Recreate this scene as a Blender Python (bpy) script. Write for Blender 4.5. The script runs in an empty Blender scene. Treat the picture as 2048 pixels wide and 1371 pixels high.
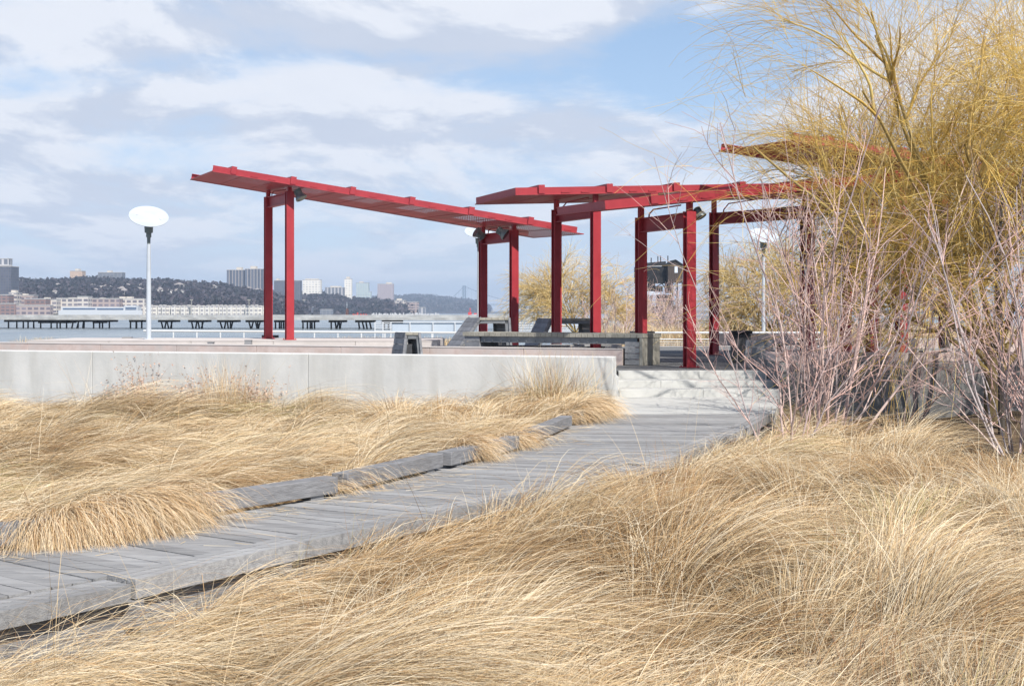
import bpy, math, random
import numpy as np
from mathutils import Vector

sc = bpy.context.scene
# ------------------------------------------------------------------ camera, world, sun
F = 2600.0; H = 1.65; HY = 625.0          # focal length in photo pixels, eye height, horizon row


def X(px, d): return (px - 1024.0) / F * d
def Z(py, d): return H + (HY - py) / F * d
def P(px, py, d): return (X(px, d), d, Z(py, d))


cam_d = bpy.data.cameras.new('camera')
cam = bpy.data.objects.new('camera', cam_d)
sc.collection.objects.link(cam)
cam.location = (0, 0, H)
cam.rotation_euler = (math.radians(90), 0, 0)
cam_d.sensor_width = 36.0
cam_d.lens = F / 2048.0 * 36.0
cam_d.shift_y = -(685.5 - HY) / 2048.0
cam_d.clip_start = 0.1
cam_d.clip_end = 30000
sc.camera = cam

SUN_EL = math.radians(47); SUN_AZ = math.radians(151)      # azimuth clockwise from +Y
sun_vec = Vector((math.sin(SUN_AZ) * math.cos(SUN_EL), math.cos(SUN_AZ) * math.cos(SUN_EL), math.sin(SUN_EL)))
sun_d = bpy.data.lights.new('sun', 'SUN')
sun_d.energy = 5.0; sun_d.angle = math.radians(0.5); sun_d.color = (1.0, 0.955, 0.89)
sun = bpy.data.objects.new('sun', sun_d); sc.collection.objects.link(sun)
sun.rotation_euler = (-sun_vec).to_track_quat('-Z', 'Y').to_euler()
sun.location = (10, -15, 30)

world = bpy.data.worlds.new('World'); sc.world = world; world.use_nodes = True


def build_world():
    nt = world.node_tree; nt.nodes.clear(); N = nt.nodes.new; L = nt.links.new
    out = N('ShaderNodeOutputWorld'); bg = N('ShaderNodeBackground'); L(bg.outputs[0], out.inputs[0])
    bg.inputs['Strength'].default_value = 0.1
    sky = N('ShaderNodeTexSky'); sky.sky_type = 'NISHITA'; sky.sun_disc = False
    sky.sun_elevation = SUN_EL; sky.sun_rotation = SUN_AZ
    sky.air_density = 1.0; sky.dust_density = 0.6; sky.ozone_density = 2.0
    tc = N('ShaderNodeTexCoord'); sep = N('ShaderNodeSeparateXYZ'); L(tc.outputs['Generated'], sep.inputs[0])

    def m(op, a, b=None, c=None, clamp=False):
        n = N('ShaderNodeMath'); n.operation = op; n.use_clamp = clamp
        for i, v in enumerate((a, b, c)):
            if v is None: continue
            if isinstance(v, (int, float)): n.inputs[i].default_value = v
            else: L(v, n.inputs[i])
        return n.outputs[0]

    x, y, z = sep.outputs
    zc = m('MAXIMUM', z, 0.0)
    den = m('ADD', zc, 0.22)
    u = m('DIVIDE', x, den); v = m('MULTIPLY', m('LOGARITHM', m('ADD', zc, 0.05), 2.71828), 1.35)

    def fbm(du, dv, scale, detail, rough, w=0.0, dist=0.25):
        cmb = N('ShaderNodeCombineXYZ')
        L(m('ADD', u, du), cmb.inputs[0]); L(m('ADD', v, dv), cmb.inputs[1]); cmb.inputs[2].default_value = w
        n = N('ShaderNodeTexNoise'); n.inputs['Scale'].default_value = scale; n.inputs['Detail'].default_value = detail
        n.inputs['Roughness'].default_value = rough; n.inputs['Distortion'].default_value = dist
        L(cmb.outputs[0], n.inputs['Vector']); return n.outputs[0]

    big = fbm(4.3, 0.0, 1.7, 11, 0.62)
    up = fbm(4.3, 0.16, 1.7, 11, 0.62)              # the same field a little higher: lit tops, grey undersides
    fine = fbm(5.1, 3.3, 5.0, 9, 0.62)

    def blob(px, py, rx, ry, amt):
        cx = (px - 1024) / F; cz = (HY - py) / F
        a = m('DIVIDE', m('SUBTRACT', m('DIVIDE', x, m('MAXIMUM', y, 0.01)), cx), rx / F)
        b = m('DIVIDE', m('SUBTRACT', m('DIVIDE', z, m('MAXIMUM', y, 0.01)), cz), ry / F)
        r = m('ADD', m('MULTIPLY', a, a), m('MULTIPLY', b, b))
        return m('MULTIPLY', m('EXPONENT', m('MULTIPLY', r, -1.0)), amt)

    cov = big
    for b in ((1400, 120, 240, 105, -0.42), (1060, 165, 180, 30, -0.12), (900, 60, 200, 60, 0.12), (60, 165, 170, 35, -0.16), (230, 320, 170, 40, -0.14), (640, 120, 260, 22, -0.12), (1120, 250, 120, 30, 0.08),
              (500, 60, 700, 75, 0.16), (1150, 20, 260, 50, 0.12), (800, 240, 420, 85, 0.15), (1250, 290, 200, 60, 0.10), (150, 400, 500, 60, 0.05),
              (1750, 120, 160, 90, 0.12), (250, 220, 150, 50, 0.08)):
        cov = m('ADD', cov, blob(*b))
    cov = m('ADD', cov, m('MULTIPLY', m('SUBTRACT', fine, 0.5), 0.20))
    cov = m('SUBTRACT', cov, m('MULTIPLY', m('MAXIMUM', m('SUBTRACT', z, 0.25), 0.0), 1.8))
    cov = m('SUBTRACT', cov, m('MULTIPLY', m('MAXIMUM', m('SUBTRACT', 0.55, y), 0.0), 0.25))
    ramp = N('ShaderNodeMapRange'); ramp.interpolation_type = 'SMOOTHSTEP'
    ramp.inputs['From Min'].default_value = 0.33; ramp.inputs['From Max'].default_value = 0.60
    L(cov, ramp.inputs['Value'])
    mask = ramp.outputs[0]
    # cloud tone: thicker (denser) = greyer underside; edge toward the top = bright
    shade = m('SUBTRACT', up, big)
    tone = N('ShaderNodeMapRange'); tone.inputs['From Min'].default_value = -0.04; tone.inputs['From Max'].default_value = 0.05
    L(shade, tone.inputs['Value'])
    t2 = m('ADD', m('MULTIPLY', tone.outputs[0], 0.75), m('MULTIPLY', fine, 0.35), clamp=True)
    cmix = N('ShaderNodeMix'); cmix.data_type = 'RGBA'
    cmix.inputs['A'].default_value = (7.1, 7.35, 7.9, 1); cmix.inputs['B'].default_value = (4.7, 5.25, 6.35, 1)
    L(t2, cmix.inputs['Factor'])
    smul = N('ShaderNodeMix'); smul.data_type = 'RGBA'; smul.blend_type = 'MULTIPLY'
    smul.inputs['Factor'].default_value = 1.0; L(sky.outputs[0], smul.inputs['A']); smul.inputs['B'].default_value = (1.15, 1.05, 1.0, 1)
    # thin white veil that gives the pale spring blue
    veil = N('ShaderNodeMix'); veil.data_type = 'RGBA'
    L(m('MULTIPLY', m('EXPONENT', m('MULTIPLY', m('MULTIPLY', zc, zc), -9.0)), 0.55), veil.inputs['Factor']); L(smul.outputs['Result'], veil.inputs['A']); veil.inputs['B'].default_value = (3.2, 5.2, 8.3, 1)
    # horizon whitening
    hz = m('MULTIPLY', m('EXPONENT', m('MULTIPLY', zc, -16.0)), 0.5)
    allc = N('ShaderNodeMix'); allc.data_type = 'RGBA'
    L(mask, allc.inputs['Factor']); L(veil.outputs['Result'], allc.inputs['A']); L(cmix.outputs['Result'], allc.inputs['B'])
    fin = N('ShaderNodeMix'); fin.data_type = 'RGBA'; L(hz, fin.inputs['Factor'])
    L(allc.outputs['Result'], fin.inputs['A']); fin.inputs['B'].default_value = (6.0, 6.8, 8.2, 1)
    L(fin.outputs['Result'], bg.inputs['Color'])


build_world()
sc.view_settings.view_transform = 'Standard'; sc.view_settings.look = 'None'
sc.view_settings.gamma = 1.0; sc.view_settings.use_curve_mapping = False
sc.view_settings.exposure = 0.36
sc.render.engine = 'CYCLES'
sc.cycles.max_bounces = 5; sc.cycles.diffuse_bounces = 2; sc.cycles.transparent_max_bounces = 12; sc.cycles.volume_bounces = 0
sc.cycles.use_denoising = True

# ------------------------------------------------------------------ helpers
MATS = {}


def mat(name, col, rough=0.7, col2=None, scale=6.0, bump=0.0, bscale=None, detail=5, stretch=(1, 1, 1), spec=0.3, metal=0.0,
        island=0.0, attr=None, transl=0.0, mixlo=0.35, mixhi=0.65, dirt=None):
    if name in MATS: return MATS[name]
    M = bpy.data.materials.new(name); M.use_nodes = True; nt = M.node_tree; N = nt.nodes.new; L = nt.links.new
    b = nt.nodes['Principled BSDF']
    b.inputs['Roughness'].default_value = rough; b.inputs['Specular IOR Level'].default_value = spec; b.inputs['Metallic'].default_value = metal
    tc = N('ShaderNodeTexCoord'); mp = N('ShaderNodeMapping'); mp.inputs['Scale'].default_value = stretch
    L(tc.outputs['Object'], mp.inputs[0])
    last = None
    if attr:
        a = N('ShaderNodeAttribute'); a.attribute_name = attr; last = a.outputs['Color']
    if col2 is not None:
        no = N('ShaderNodeTexNoise'); no.inputs['Scale'].default_value = scale; no.inputs['Detail'].default_value = detail
        no.inputs['Roughness'].default_value = 0.62
        L(mp.outputs[0], no.inputs['Vector'])
        mr = N('ShaderNodeMapRange'); mr.inputs['From Min'].default_value = mixlo; mr.inputs['From Max'].default_value = mixhi; L(no.outputs[0], mr.inputs['Value'])
        mx = N('ShaderNodeMix'); mx.data_type = 'RGBA'; L(mr.outputs[0], mx.inputs['Factor'])
        mx.inputs['A'].default_value = (*col, 1); mx.inputs['B'].default_value = (*col2, 1)
        last = mx.outputs['Result']
    if last is None:
        rgb = N('ShaderNodeRGB'); rgb.outputs[0].default_value = (*col, 1); last = rgb.outputs[0]
    if dirt is not None:
        d0, dscale, dstretch, damt = dirt
        mp2 = N('ShaderNodeMapping'); mp2.inputs['Scale'].default_value = dstretch; L(tc.outputs['Object'], mp2.inputs[0])
        n2 = N('ShaderNodeTexNoise'); n2.inputs['Scale'].default_value = dscale; n2.inputs['Detail'].default_value = 6; L(mp2.outputs[0], n2.inputs['Vector'])
        r2 = N('ShaderNodeMapRange'); r2.inputs['From Min'].default_value = 0.45; r2.inputs['From Max'].default_value = 0.75; r2.inputs['To Max'].default_value = damt
        L(n2.outputs[0], r2.inputs['Value'])
        mx2 = N('ShaderNodeMix'); mx2.data_type = 'RGBA'; L(r2.outputs[0], mx2.inputs['Factor']); L(last, mx2.inputs['A']); mx2.inputs['B'].default_value = (*d0, 1)
        last = mx2.outputs['Result']
    if island:
        g = N('ShaderNodeNewGeometry'); r = N('ShaderNodeMapRange'); L(g.outputs['Random Per Island'], r.inputs['Value'])
        r.inputs['To Min'].default_value = 1 - island; r.inputs['To Max'].default_value = 1 + island
        vm = N('ShaderNodeVectorMath'); vm.operation = 'SCALE'; L(last, vm.inputs[0]); L(r.outputs[0], vm.inputs['Scale']); last = vm.outputs[0]
    L(last, b.inputs['Base Color'])
    if bump:
        nb = N('ShaderNodeTexNoise'); nb.inputs['Scale'].default_value = bscale or scale * 3; nb.inputs['Detail'].default_value = 6
        L(mp.outputs[0], nb.inputs['Vector'])
        bp = N('ShaderNodeBump'); bp.inputs['Strength'].default_value = bump; bp.inputs['Distance'].default_value = 0.02
        L(nb.outputs[0], bp.inputs['Height']); L(bp.outputs[0], b.inputs['Normal'])
    if transl:
        tr = N('ShaderNodeBsdfTranslucent'); L(last, tr.inputs['Color'])
        ms = N('ShaderNodeMixShader'); ms.inputs[0].default_value = transl
        L(b.outputs[0], ms.inputs[1]); L(tr.outputs[0], ms.inputs[2]); L(ms.outputs[0], nt.nodes['Material Output'].inputs['Surface'])
    MATS[name] = M
    return M


ORIG = {}


def link(o, parent=None, origin=(0, 0, 0)):
    sc.collection.objects.link(o)
    if parent is not None: o.parent = parent
    ORIG[o.name] = Vector(origin)
    return o


def tag(o, label=None, cat=None, group=None, kind=None):
    if label: o['label'] = label
    if cat: o['category'] = cat
    if group: o['group'] = group
    if kind: o['kind'] = kind
    return o


def thing(name, loc, label, cat, group=None, kind=None):
    o = bpy.data.objects.new(name, None); o.location = loc; o.empty_display_size = 0.3
    link(o, None, loc)
    return tag(o, label, cat, group, kind)


def np_obj(name, V, Fq, m, parent=None, color=None, uv=None, smooth=False, nside=4):
    """V (n,3), Fq (m,nside) int arrays -> one mesh object, origin at its base (or its parent's)."""
    V = np.asarray(V, dtype=np.float64); Fq = np.asarray(Fq, dtype=np.int32)
    if parent is None:
        org = np.array([(V[:, 0].min() + V[:, 0].max()) / 2, (V[:, 1].min() + V[:, 1].max()) / 2, V[:, 2].min()])
    else:
        org = np.array(ORIG[parent.name])
    V = (V - org).astype(np.float32)
    me = bpy.data.meshes.new(name)
    me.vertices.add(len(V)); me.vertices.foreach_set('co', V.ravel())
    me.loops.add(Fq.size); me.loops.foreach_set('vertex_index', Fq.ravel())
    me.polygons.add(len(Fq)); me.polygons.foreach_set('loop_start', np.arange(0, Fq.size, nside, dtype=np.int32))
    if smooth: me.polygons.foreach_set('use_smooth', np.ones(len(Fq), dtype=bool))
    me.update(calc_edges=True)
    if color is not None:
        ca = me.color_attributes.new('tint', 'FLOAT_COLOR', 'POINT')
        c4 = np.ones((len(V), 4), dtype=np.float32); c4[:, :3] = color
        ca.data.foreach_set('color', c4.ravel())
    me.materials.append(m)
    o = bpy.data.objects.new(name, me)
    if parent is None: o.location = org
    return link(o, parent, org)


class MB:
    def __init__(s): s.v = []; s.f = []; s.uv = None

    def add(s, vs, fs):
        n = len(s.v); s.v += [tuple(v) for v in vs]; s.f += [tuple(i + n for i in f) for f in fs]; return s

    def obox(s, o, a, b, c):
        """box from corner o with edge vectors a, b, c"""
        o, a, b, c = map(Vector, (o, a, b, c))
        if a.cross(b).dot(c) < 0: a, b = b, a
        vs = [o, o + a, o + a + b, o + b, o + c, o + a + c, o + a + b + c, o + b + c]
        return s.add(vs, [(3, 2, 1, 0), (4, 5, 6, 7), (0, 1, 5, 4), (1, 2, 6, 5), (2, 3, 7, 6), (3, 0, 4, 7)])

    def box(s, x0, x1, y0, y1, z0, z1): return s.obox((x0, y0, z0), (x1 - x0, 0, 0), (0, y1 - y0, 0), (0, 0, z1 - z0))

    def cbox(s, c, size, rz=0.0):
        ca, sa = math.cos(rz), math.sin(rz); sx, sy, sz = size
        a = Vector((ca, sa, 0)) * sx; b = Vector((-sa, ca, 0)) * sy; k = Vector((0, 0, sz))
        return s.obox(Vector(c) - a / 2 - b / 2, a, b, k)

    def bar(s, p, q, w, h, up=(0, 0, 1)):
        p, q = Vector(p), Vector(q); d = q - p; side = d.cross(Vector(up))
        if side.length < 1e-6: side = d.cross(Vector((1, 0, 0)))
        side.normalize(); u = side.cross(d).normalized()
        return s.obox(p - side * w / 2 - u * h / 2, d, side * w, u * h)

    def prism(s, poly, vec):
        vec = Vector(vec); n = len(poly); a = [Vector(p) for p in poly]; b = [p + vec for p in a]
        fs = [tuple(range(n - 1, -1, -1)), tuple(range(n, 2 * n))] + [(i, (i + 1) % n, n + (i + 1) % n, n + i) for i in range(n)]
        return s.add(a + b, fs)

    def tube(s, pts, rad, sides=10, cap=True):
        pts = [Vector(p) for p in pts]
        if isinstance(rad, (int, float)): rad = [rad] * len(pts)
        rings = []; ref = None; n0 = len(s.v); vs = []
        for i, p in enumerate(pts):
            t = (pts[min(i + 1, len(pts) - 1)] - pts[max(i - 1, 0)]).normalized()
            if ref is None: ref = t.orthogonal().normalized()
            ref = (ref - t * ref.dot(t)).normalized(); bi = t.cross(ref)
            for k in range(sides):
                a = 2 * math.pi * k / sides
                vs.append(p + (ref * math.cos(a) + bi * math.sin(a)) * rad[i])
        fs = []
        for i in range(len(pts) - 1):
            for k in range(sides):
                k2 = (k + 1) % sides
                fs.append((i * sides + k, i * sides + k2, (i + 1) * sides + k2, (i + 1) * sides + k))
        if cap:
            fs.append(tuple(range(sides - 1, -1, -1))); fs.append(tuple((len(pts) - 1) * sides + k for k in range(sides)))
        return s.add(vs, fs)

    def build(s, name, m, parent=None, smooth=False, bevel=0.0):
        V = [Vector(v) for v in s.v]
        if parent is None:
            org = Vector(((min(v.x for v in V) + max(v.x for v in V)) / 2, (min(v.y for v in V) + max(v.y for v in V)) / 2, min(v.z for v in V)))
        else: org = ORIG[parent.name]
        me = bpy.data.meshes.new(name); me.from_pydata([v - org for v in V], [], s.f); me.update()
        if s.uv is not None:
            ul = me.uv_layers.new(name='uv')
            for lp in me.loops: ul.data[lp.index].uv = s.uv[lp.vertex_index]
        if smooth:
            for p in me.polygons: p.use_smooth = True
        me.materials.append(m)
        o = bpy.data.objects.new(name, me)
        if parent is None: o.location = org
        link(o, parent, org)
        if bevel:
            bv = o.modifiers.new('bevel', 'BEVEL'); bv.width = bevel; bv.segments = 2; bv.limit_method = 'ANGLE'
        return o


def strands(P_, R_, sides=3):
    """(N,K,3) centre lines and (N,K) radii -> verts, quads of thin closed tubes"""
    N_, K = P_.shape[:2]
    T = np.gradient(P_, axis=1); T /= np.linalg.norm(T, axis=2, keepdims=True) + 1e-9
    ref = np.zeros_like(T); ref[..., 0] = 0.31; ref[..., 1] = 0.85; ref[..., 2] = 0.42
    A = np.cross(T, ref); A /= np.linalg.norm(A, axis=2, keepdims=True) + 1e-9
    B = np.cross(T, A)
    V = np.zeros((N_, K, sides, 3))
    for k in range(sides):
        a = 2 * math.pi * k / sides
        V[:, :, k] = P_ + (A * math.cos(a) + B * math.sin(a)) * R_[..., None]
    base = (np.arange(N_) * K * sides)[:, None, None]
    i = (np.arange(K - 1) * sides)[None, :, None]; k = np.arange(sides)[None, None, :]; k2 = (k + 1) % sides
    Fq = np.stack([base + i + k, base + i + k2, base + i + sides + k2, base + i + sides + k], axis=-1).reshape(-1, 4)
    return V.reshape(-1, 3), Fq


# ------------------------------------------------------------------ materials
m_soil = mat('soil', (0.06, 0.042, 0.026), 0.95, (0.15, 0.105, 0.06), 3.0, 0.8, 14)
m_gravel = mat('gravel', (0.13, 0.13, 0.13), 0.9, (0.24, 0.24, 0.235), 30, 0.9, 60)
m_conc = mat('concrete', (0.50, 0.51, 0.50), 0.85, (0.58, 0.585, 0.57), 1.3, 0.15, 18, dirt=((0.38, 0.38, 0.355), 1.4, (1.8, 1.8, 0.30), 0.75))
m_concd = mat('weathered shaded concrete', (0.17, 0.17, 0.168), 0.9, (0.26, 0.258, 0.25), 1.6, 0.2, 16, dirt=((0.09, 0.088, 0.08), 1.3, (2.5, 2.5, 0.3), 0.7))  # stains, plus willow shade put into the darkened base colour
m_step = mat('pale step stone', (0.46, 0.46, 0.435), 0.85, (0.53, 0.53, 0.505), 2.0, 0.1, 25)
m_gran = mat('pink granite', (0.50, 0.40, 0.36), 0.75, (0.60, 0.50, 0.46), 5.0, 0.1, 30, dirt=((0.42, 0.39, 0.37), 2.5, (1, 1, 1), 0.8))
m_grang = mat('grey pink granite', (0.52, 0.48, 0.45), 0.75, (0.60, 0.55, 0.52), 4.0, 0.1, 30, dirt=((0.44, 0.40, 0.38), 1.0, (1, 1, 1), 0.7))
m_wood = mat('weathered grey wood', (0.22, 0.22, 0.222), 0.85, (0.335, 0.333, 0.328), 3.0, 0.35, 12, stretch=(1, 9, 9), island=0.2, dirt=((0.20, 0.19, 0.18), 1.5, (1, 1, 1), 0.35))
m_wood2 = mat('grey timber', (0.17, 0.17, 0.175), 0.85, (0.27, 0.27, 0.275), 3.0, 0.45, 10, stretch=(2, 2, 16), island=0.10, dirt=((0.15, 0.14, 0.13), 2.0, (1, 1, 1), 0.35))
m_woodt = mat('tan end wood', (0.26, 0.245, 0.205), 0.85, (0.36, 0.34, 0.285), 8.0, 0.3, 20, island=0.15)
m_benchd = mat('slate grey planks', (0.17, 0.175, 0.19), 0.8, (0.26, 0.265, 0.28), 4.0, 0.3, 14, island=0.15)
m_red = mat('red paint', (0.32, 0.028, 0.038), 0.45, (0.38, 0.037, 0.047), 3.0, 0.05, 30, spec=0.45, dirt=((0.25, 0.026, 0.034), 2.0, (1, 1, 0.4), 0.35))
m_steel = mat('grey steel', (0.16, 0.17, 0.18), 0.55, (0.22, 0.23, 0.24), 6, metal=0.3)
m_pole = mat('pale grey painted pole', (0.42, 0.46, 0.50), 0.45, (0.48, 0.52, 0.56), 3)
m_white = mat('white paint', (0.60, 0.62, 0.64), 0.5, (0.55, 0.57, 0.59), 4)
m_disc = mat('white lamp disc', (0.47, 0.52, 0.57), 0.4, (0.42, 0.47, 0.52), 2)
m_hub = mat('dark grey lamp hub', (0.13, 0.16, 0.165), 0.5, (0.17, 0.20, 0.2), 5)
m_glass = mat('floodlight glass', (0.12, 0.15, 0.15), 0.1, spec=0.8)
m_bin = mat('dark litter bin', (0.045, 0.047, 0.05), 0.6, (0.07, 0.07, 0.075), 12, 0.3, 40)
m_pile = mat('old black pile', (0.02, 0.02, 0.02), 0.9, (0.045, 0.04, 0.038), 1.0)
m_pdeck = mat('old pier concrete', (0.34, 0.34, 0.33), 0.9, (0.48, 0.48, 0.46), 0.4, dirt=((0.22, 0.22, 0.21), 0.3, (1, 1, 3), 0.7))
m_gantry = mat('charred timber', (0.012, 0.012, 0.014), 0.9, (0.03, 0.028, 0.028), 0.8)
m_gantryw = mat('brown weathered boards', (0.05, 0.038, 0.032), 0.9, (0.09, 0.07, 0.06), 0.8, stretch=(4, 4, 0.5))
m_grass = mat('dry grass', (1, 1, 1), 0.65, attr='tint', spec=0.2, transl=0.2)
m_twig = mat('twigs', (1, 1, 1), 0.6, attr='tint', spec=0.3)
m_bark = mat('willow bark', (0.13, 0.095, 0.05), 0.9, (0.26, 0.20, 0.09), 6, 0.8, 18, stretch=(1, 1, 0.3))
m_barkd = mat('dark bark', (0.05, 0.042, 0.035), 0.9, (0.10, 0.085, 0.07), 6, 0.8, 18, stretch=(1, 1, 0.3))


def perforated():
    M = bpy.data.materials.new('perforated red sheet'); M.use_nodes = True; nt = M.node_tree; N = nt.nodes.new; L = nt.links.new
    b = nt.nodes['Principled BSDF']; b.inputs['Base Color'].default_value = (0.42, 0.045, 0.055, 1); b.inputs['Roughness'].default_value = 0.5
    uv = N('ShaderNodeUVMap'); uv.uv_map = 'uv'
    sc_ = N('ShaderNodeVectorMath'); sc_.operation = 'SCALE'; L(uv.outputs[0], sc_.inputs[0]); sc_.inputs['Scale'].default_value = 1 / 0.055
    fr = N('ShaderNodeVectorMath'); fr.operation = 'FRACTION'; L(sc_.outputs[0], fr.inputs[0])
    sb = N('ShaderNodeVectorMath'); sb.operation = 'DISTANCE'; L(fr.outputs[0], sb.inputs[0]); sb.inputs[1].default_value = (0.5, 0.5, 0)
    lt = N('ShaderNodeMath'); lt.operation = 'LESS_THAN'; L(sb.outputs['Value'], lt.inputs[0]); lt.inputs[1].default_value = 0.25
    tr = N('ShaderNodeBsdfTransparent'); ms = N('ShaderNodeMixShader')
    L(lt.outputs[0], ms.inputs[0]); L(b.outputs[0], ms.inputs[1]); L(tr.outputs[0], ms.inputs[2])
    L(ms.outputs[0], nt.nodes['Material Output'].inputs['Surface'])
    return M


m_perf = perforated()


def facade(name, wall, win, bw=4.0, bh=3.2, mort=0.28, rough=0.7):
    M = bpy.data.materials.new(name); M.use_nodes = True; nt = M.node_tree; N = nt.nodes.new; L = nt.links.new
    b = nt.nodes['Principled BSDF']; b.inputs['Roughness'].default_value = rough
    tc = N('ShaderNodeTexCoord'); sp = N('ShaderNodeSeparateXYZ'); L(tc.outputs['Object'], sp.inputs[0])
    ad = N('ShaderNodeMath'); L(sp.outputs[0], ad.inputs[0]); L(sp.outputs[1], ad.inputs[1])
    cb = N('ShaderNodeCombineXYZ'); L(ad.outputs[0], cb.inputs[0]); L(sp.outputs[2], cb.inputs[1])
    br = N('ShaderNodeTexBrick'); br.offset = 0.0; L(cb.outputs[0], br.inputs['Vector'])
    br.inputs['Scale'].default_value = 1.0; br.inputs['Brick Width'].default_value = bw; br.inputs['Row Height'].default_value = bh
    br.inputs['Mortar Size'].default_value = mort * bh; br.inputs['Mortar Smooth'].default_value = 0.2
    br.inputs['Color1'].default_value = (*win, 1); br.inputs['Color2'].default_value = (*[min(1, c * 1.6 + 0.02) for c in win], 1); br.inputs['Mortar'].default_value = (*wall, 1)
    L(br.outputs[0], b.inputs['Base Color'])
    return M


# ------------------------------------------------------------------ setting: ground, boardwalk, plaza, water
LE = [(-8.9, 2.6), (-6.1, 5.9), (-3.52, 8.94), (-2.36, 10.3), (-1.52, 11.7), (-.68, 13.7), (.11, 15.6), (.91, 18.8), (1.62, 21.2)]
RE = [(-7.4, 1.5), (-4.6, 4.8), (-2.3, 8.0), (-1.3, 9.6), (-.3, 11.05), (.95, 13.05), (2.1, 15.3), (3.4, 18.6), (4.25, 21.2)]
LEa, REa = np.array(LE), np.array(RE)
def Lx(y): return np.interp(y, np.append(LEa[:, 1], [27.5]), np.append(LEa[:, 0], [1.95]))
def Rx(y): return np.interp(y, np.append(REa[:, 1], [25.5]), np.append(REa[:, 0], [5.2]))
def wallY(x): return 24.0 + (1.86 - x) * (4.0 / 12.86)      # face of the white wall


def G(x, y):
    x = np.asarray(x, dtype=float); y = np.asarray(y, dtype=float)
    left = x < (Lx(y) + Rx(y)) / 2
    dl = np.clip((Lx(y) - x), 0, 6)
    gl = -0.12 - 0.08 * dl
    gr = np.full_like(x, -0.42)
    n = 0.05 * np.sin(x * 1.7 + y * 0.6) + 0.04 * np.sin(y * 2.1 - x * 0.9)
    return np.where(left, gl, gr) + n


def ground():
    xs = np.linspace(-40, 40, 201); ys = np.linspace(-12, 27.2, 110)
    Xg, Yg = np.meshgrid(xs, ys); Zg = G(Xg, Yg)
    mid = (Xg > Lx(Yg) - 0.1) & (Xg < Rx(Yg) + 0.1); Zg[mid] = -0.5
    V = np.stack([Xg, Yg, Zg], -1).reshape(-1, 3)
    i = np.arange(len(ys) - 1)[:, None] * len(xs) + np.arange(len(xs) - 1)[None, :]
    Fq = np.stack([i, i + 1, i + len(xs) + 1, i + len(xs)], -1).reshape(-1, 4)
    tag(np_obj('ground', V, Fq, m_soil, smooth=True), 'brown soil and thatch under the dry grass beds', kind='structure')


ground()


def boardwalk():
    root = thing('boardwalk', (0, 12, -0.02), 'weathered grey plank boardwalk curving up to the pale steps', 'boardwalk', kind='structure')
    # cumulative length along the middle of the walk
    mid = (LEa + REa) / 2; seg = np.linalg.norm(np.diff(mid, axis=0), axis=1); cum = np.concatenate([[0], np.cumsum(seg)])
    n = int(cum[-1] / 0.145); rnd = random.Random(3); m = MB()
    def at(E, s): return Vector((np.interp(s, cum, E[:, 0]), np.interp(s, cum, E[:, 1]), 0))
    for i in range(n):
        s0 = i * cum[-1] / n; s1 = (i + 1) * cum[-1] / n
        l0, l1, r0, r1 = at(LEa, s0), at(LEa, s1), at(REa, s0), at(REa, s1)
        g = 0.035
        l0, l1 = l0.lerp(l1, g), l1.lerp(l0, g); r0, r1 = r0.lerp(r1, g), r1.lerp(r0, g)
        ext = (l0 - r0).normalized(); l0 = l0 + ext * 0.16; l1 = l1 + ext * 0.16
        inn = -(l0 - r0).normalized() * -0.27; r0 = r0 + inn; r1 = r1 + inn
        z1 = rnd.uniform(-0.004, 0.004); z0 = -0.05
        vs = [(l0.x, l0.y, z0), (r0.x, r0.y, z0), (r1.x, r1.y, z0), (l1.x, l1.y, z0), (l0.x, l0.y, z1), (r0.x, r0.y, z1), (r1.x, r1.y, z1), (l1.x, l1.y, z1)]
        m.add(vs, [(3, 2, 1, 0), (4, 5, 6, 7), (0, 1, 5, 4), (1, 2, 6, 5), (2, 3, 7, 6), (3, 0, 4, 7)])
    m.build('deck', m_wood, root)
    # long edge boards along the right side, in staggered runs
    def along(y): return Vector((float(Rx(y)), y, 0))
    runs = [(1.6, 7.94, 0.03), (7.99, 11.98, 0.0), (12.03, 14.02, 0.03), (14.07, 17.4, 0.0), (17.45, 21.15, 0.0)]
    for (a, b, off) in runs:
        m = MB(); k = max(1, int((b - a) / 1.0)); ys = [a + (b - a) * j / k for j in range(k + 1)]
        for w in range(3):
            for j in range(k):
                p, q = along(ys[j]), along(ys[j + 1]); t = (q - p).normalized(); nrm = Vector((t.y, -t.x, 0))
                o0 = -0.265 + w * 0.09 + off
                pr = [along(ys[jj]) + nrm * o for jj, o in ((j, o0), (j + 1, o0), (j + 1, o0 + 0.076), (j, o0 + 0.076))]
                m.prism([(v.x, v.y, -0.11) for v in pr], (0, 0, 0.122 if off == 0 else 0.104))
        m.build('edge_board', m_wood, root)
    j = MB()
    for E, off in ((REa, -0.12), (LEa, 0.3)):
        for a, b in zip(E[:-1], E[1:]):
            t = Vector((b[0] - a[0], b[1] - a[1], 0)).normalized(); nrm = Vector((t.y, -t.x, 0)) * off
            j.bar(Vector((a[0], a[1], -0.28)) + nrm, Vector((b[0], b[1], -0.28)) + nrm, 0.10, 0.30)
    y = 5.0
    while y < 21:
        a = Vector((float(Lx(y)) + 0.1, y, -0.20)); b = Vector((float(Rx(y - 0.4)) - 0.02, y - 0.45, -0.20))
        j.bar(a, b, 0.09, 0.16); y += 1.15
    j.build('joist', m_wood2, root)


boardwalk()


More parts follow.
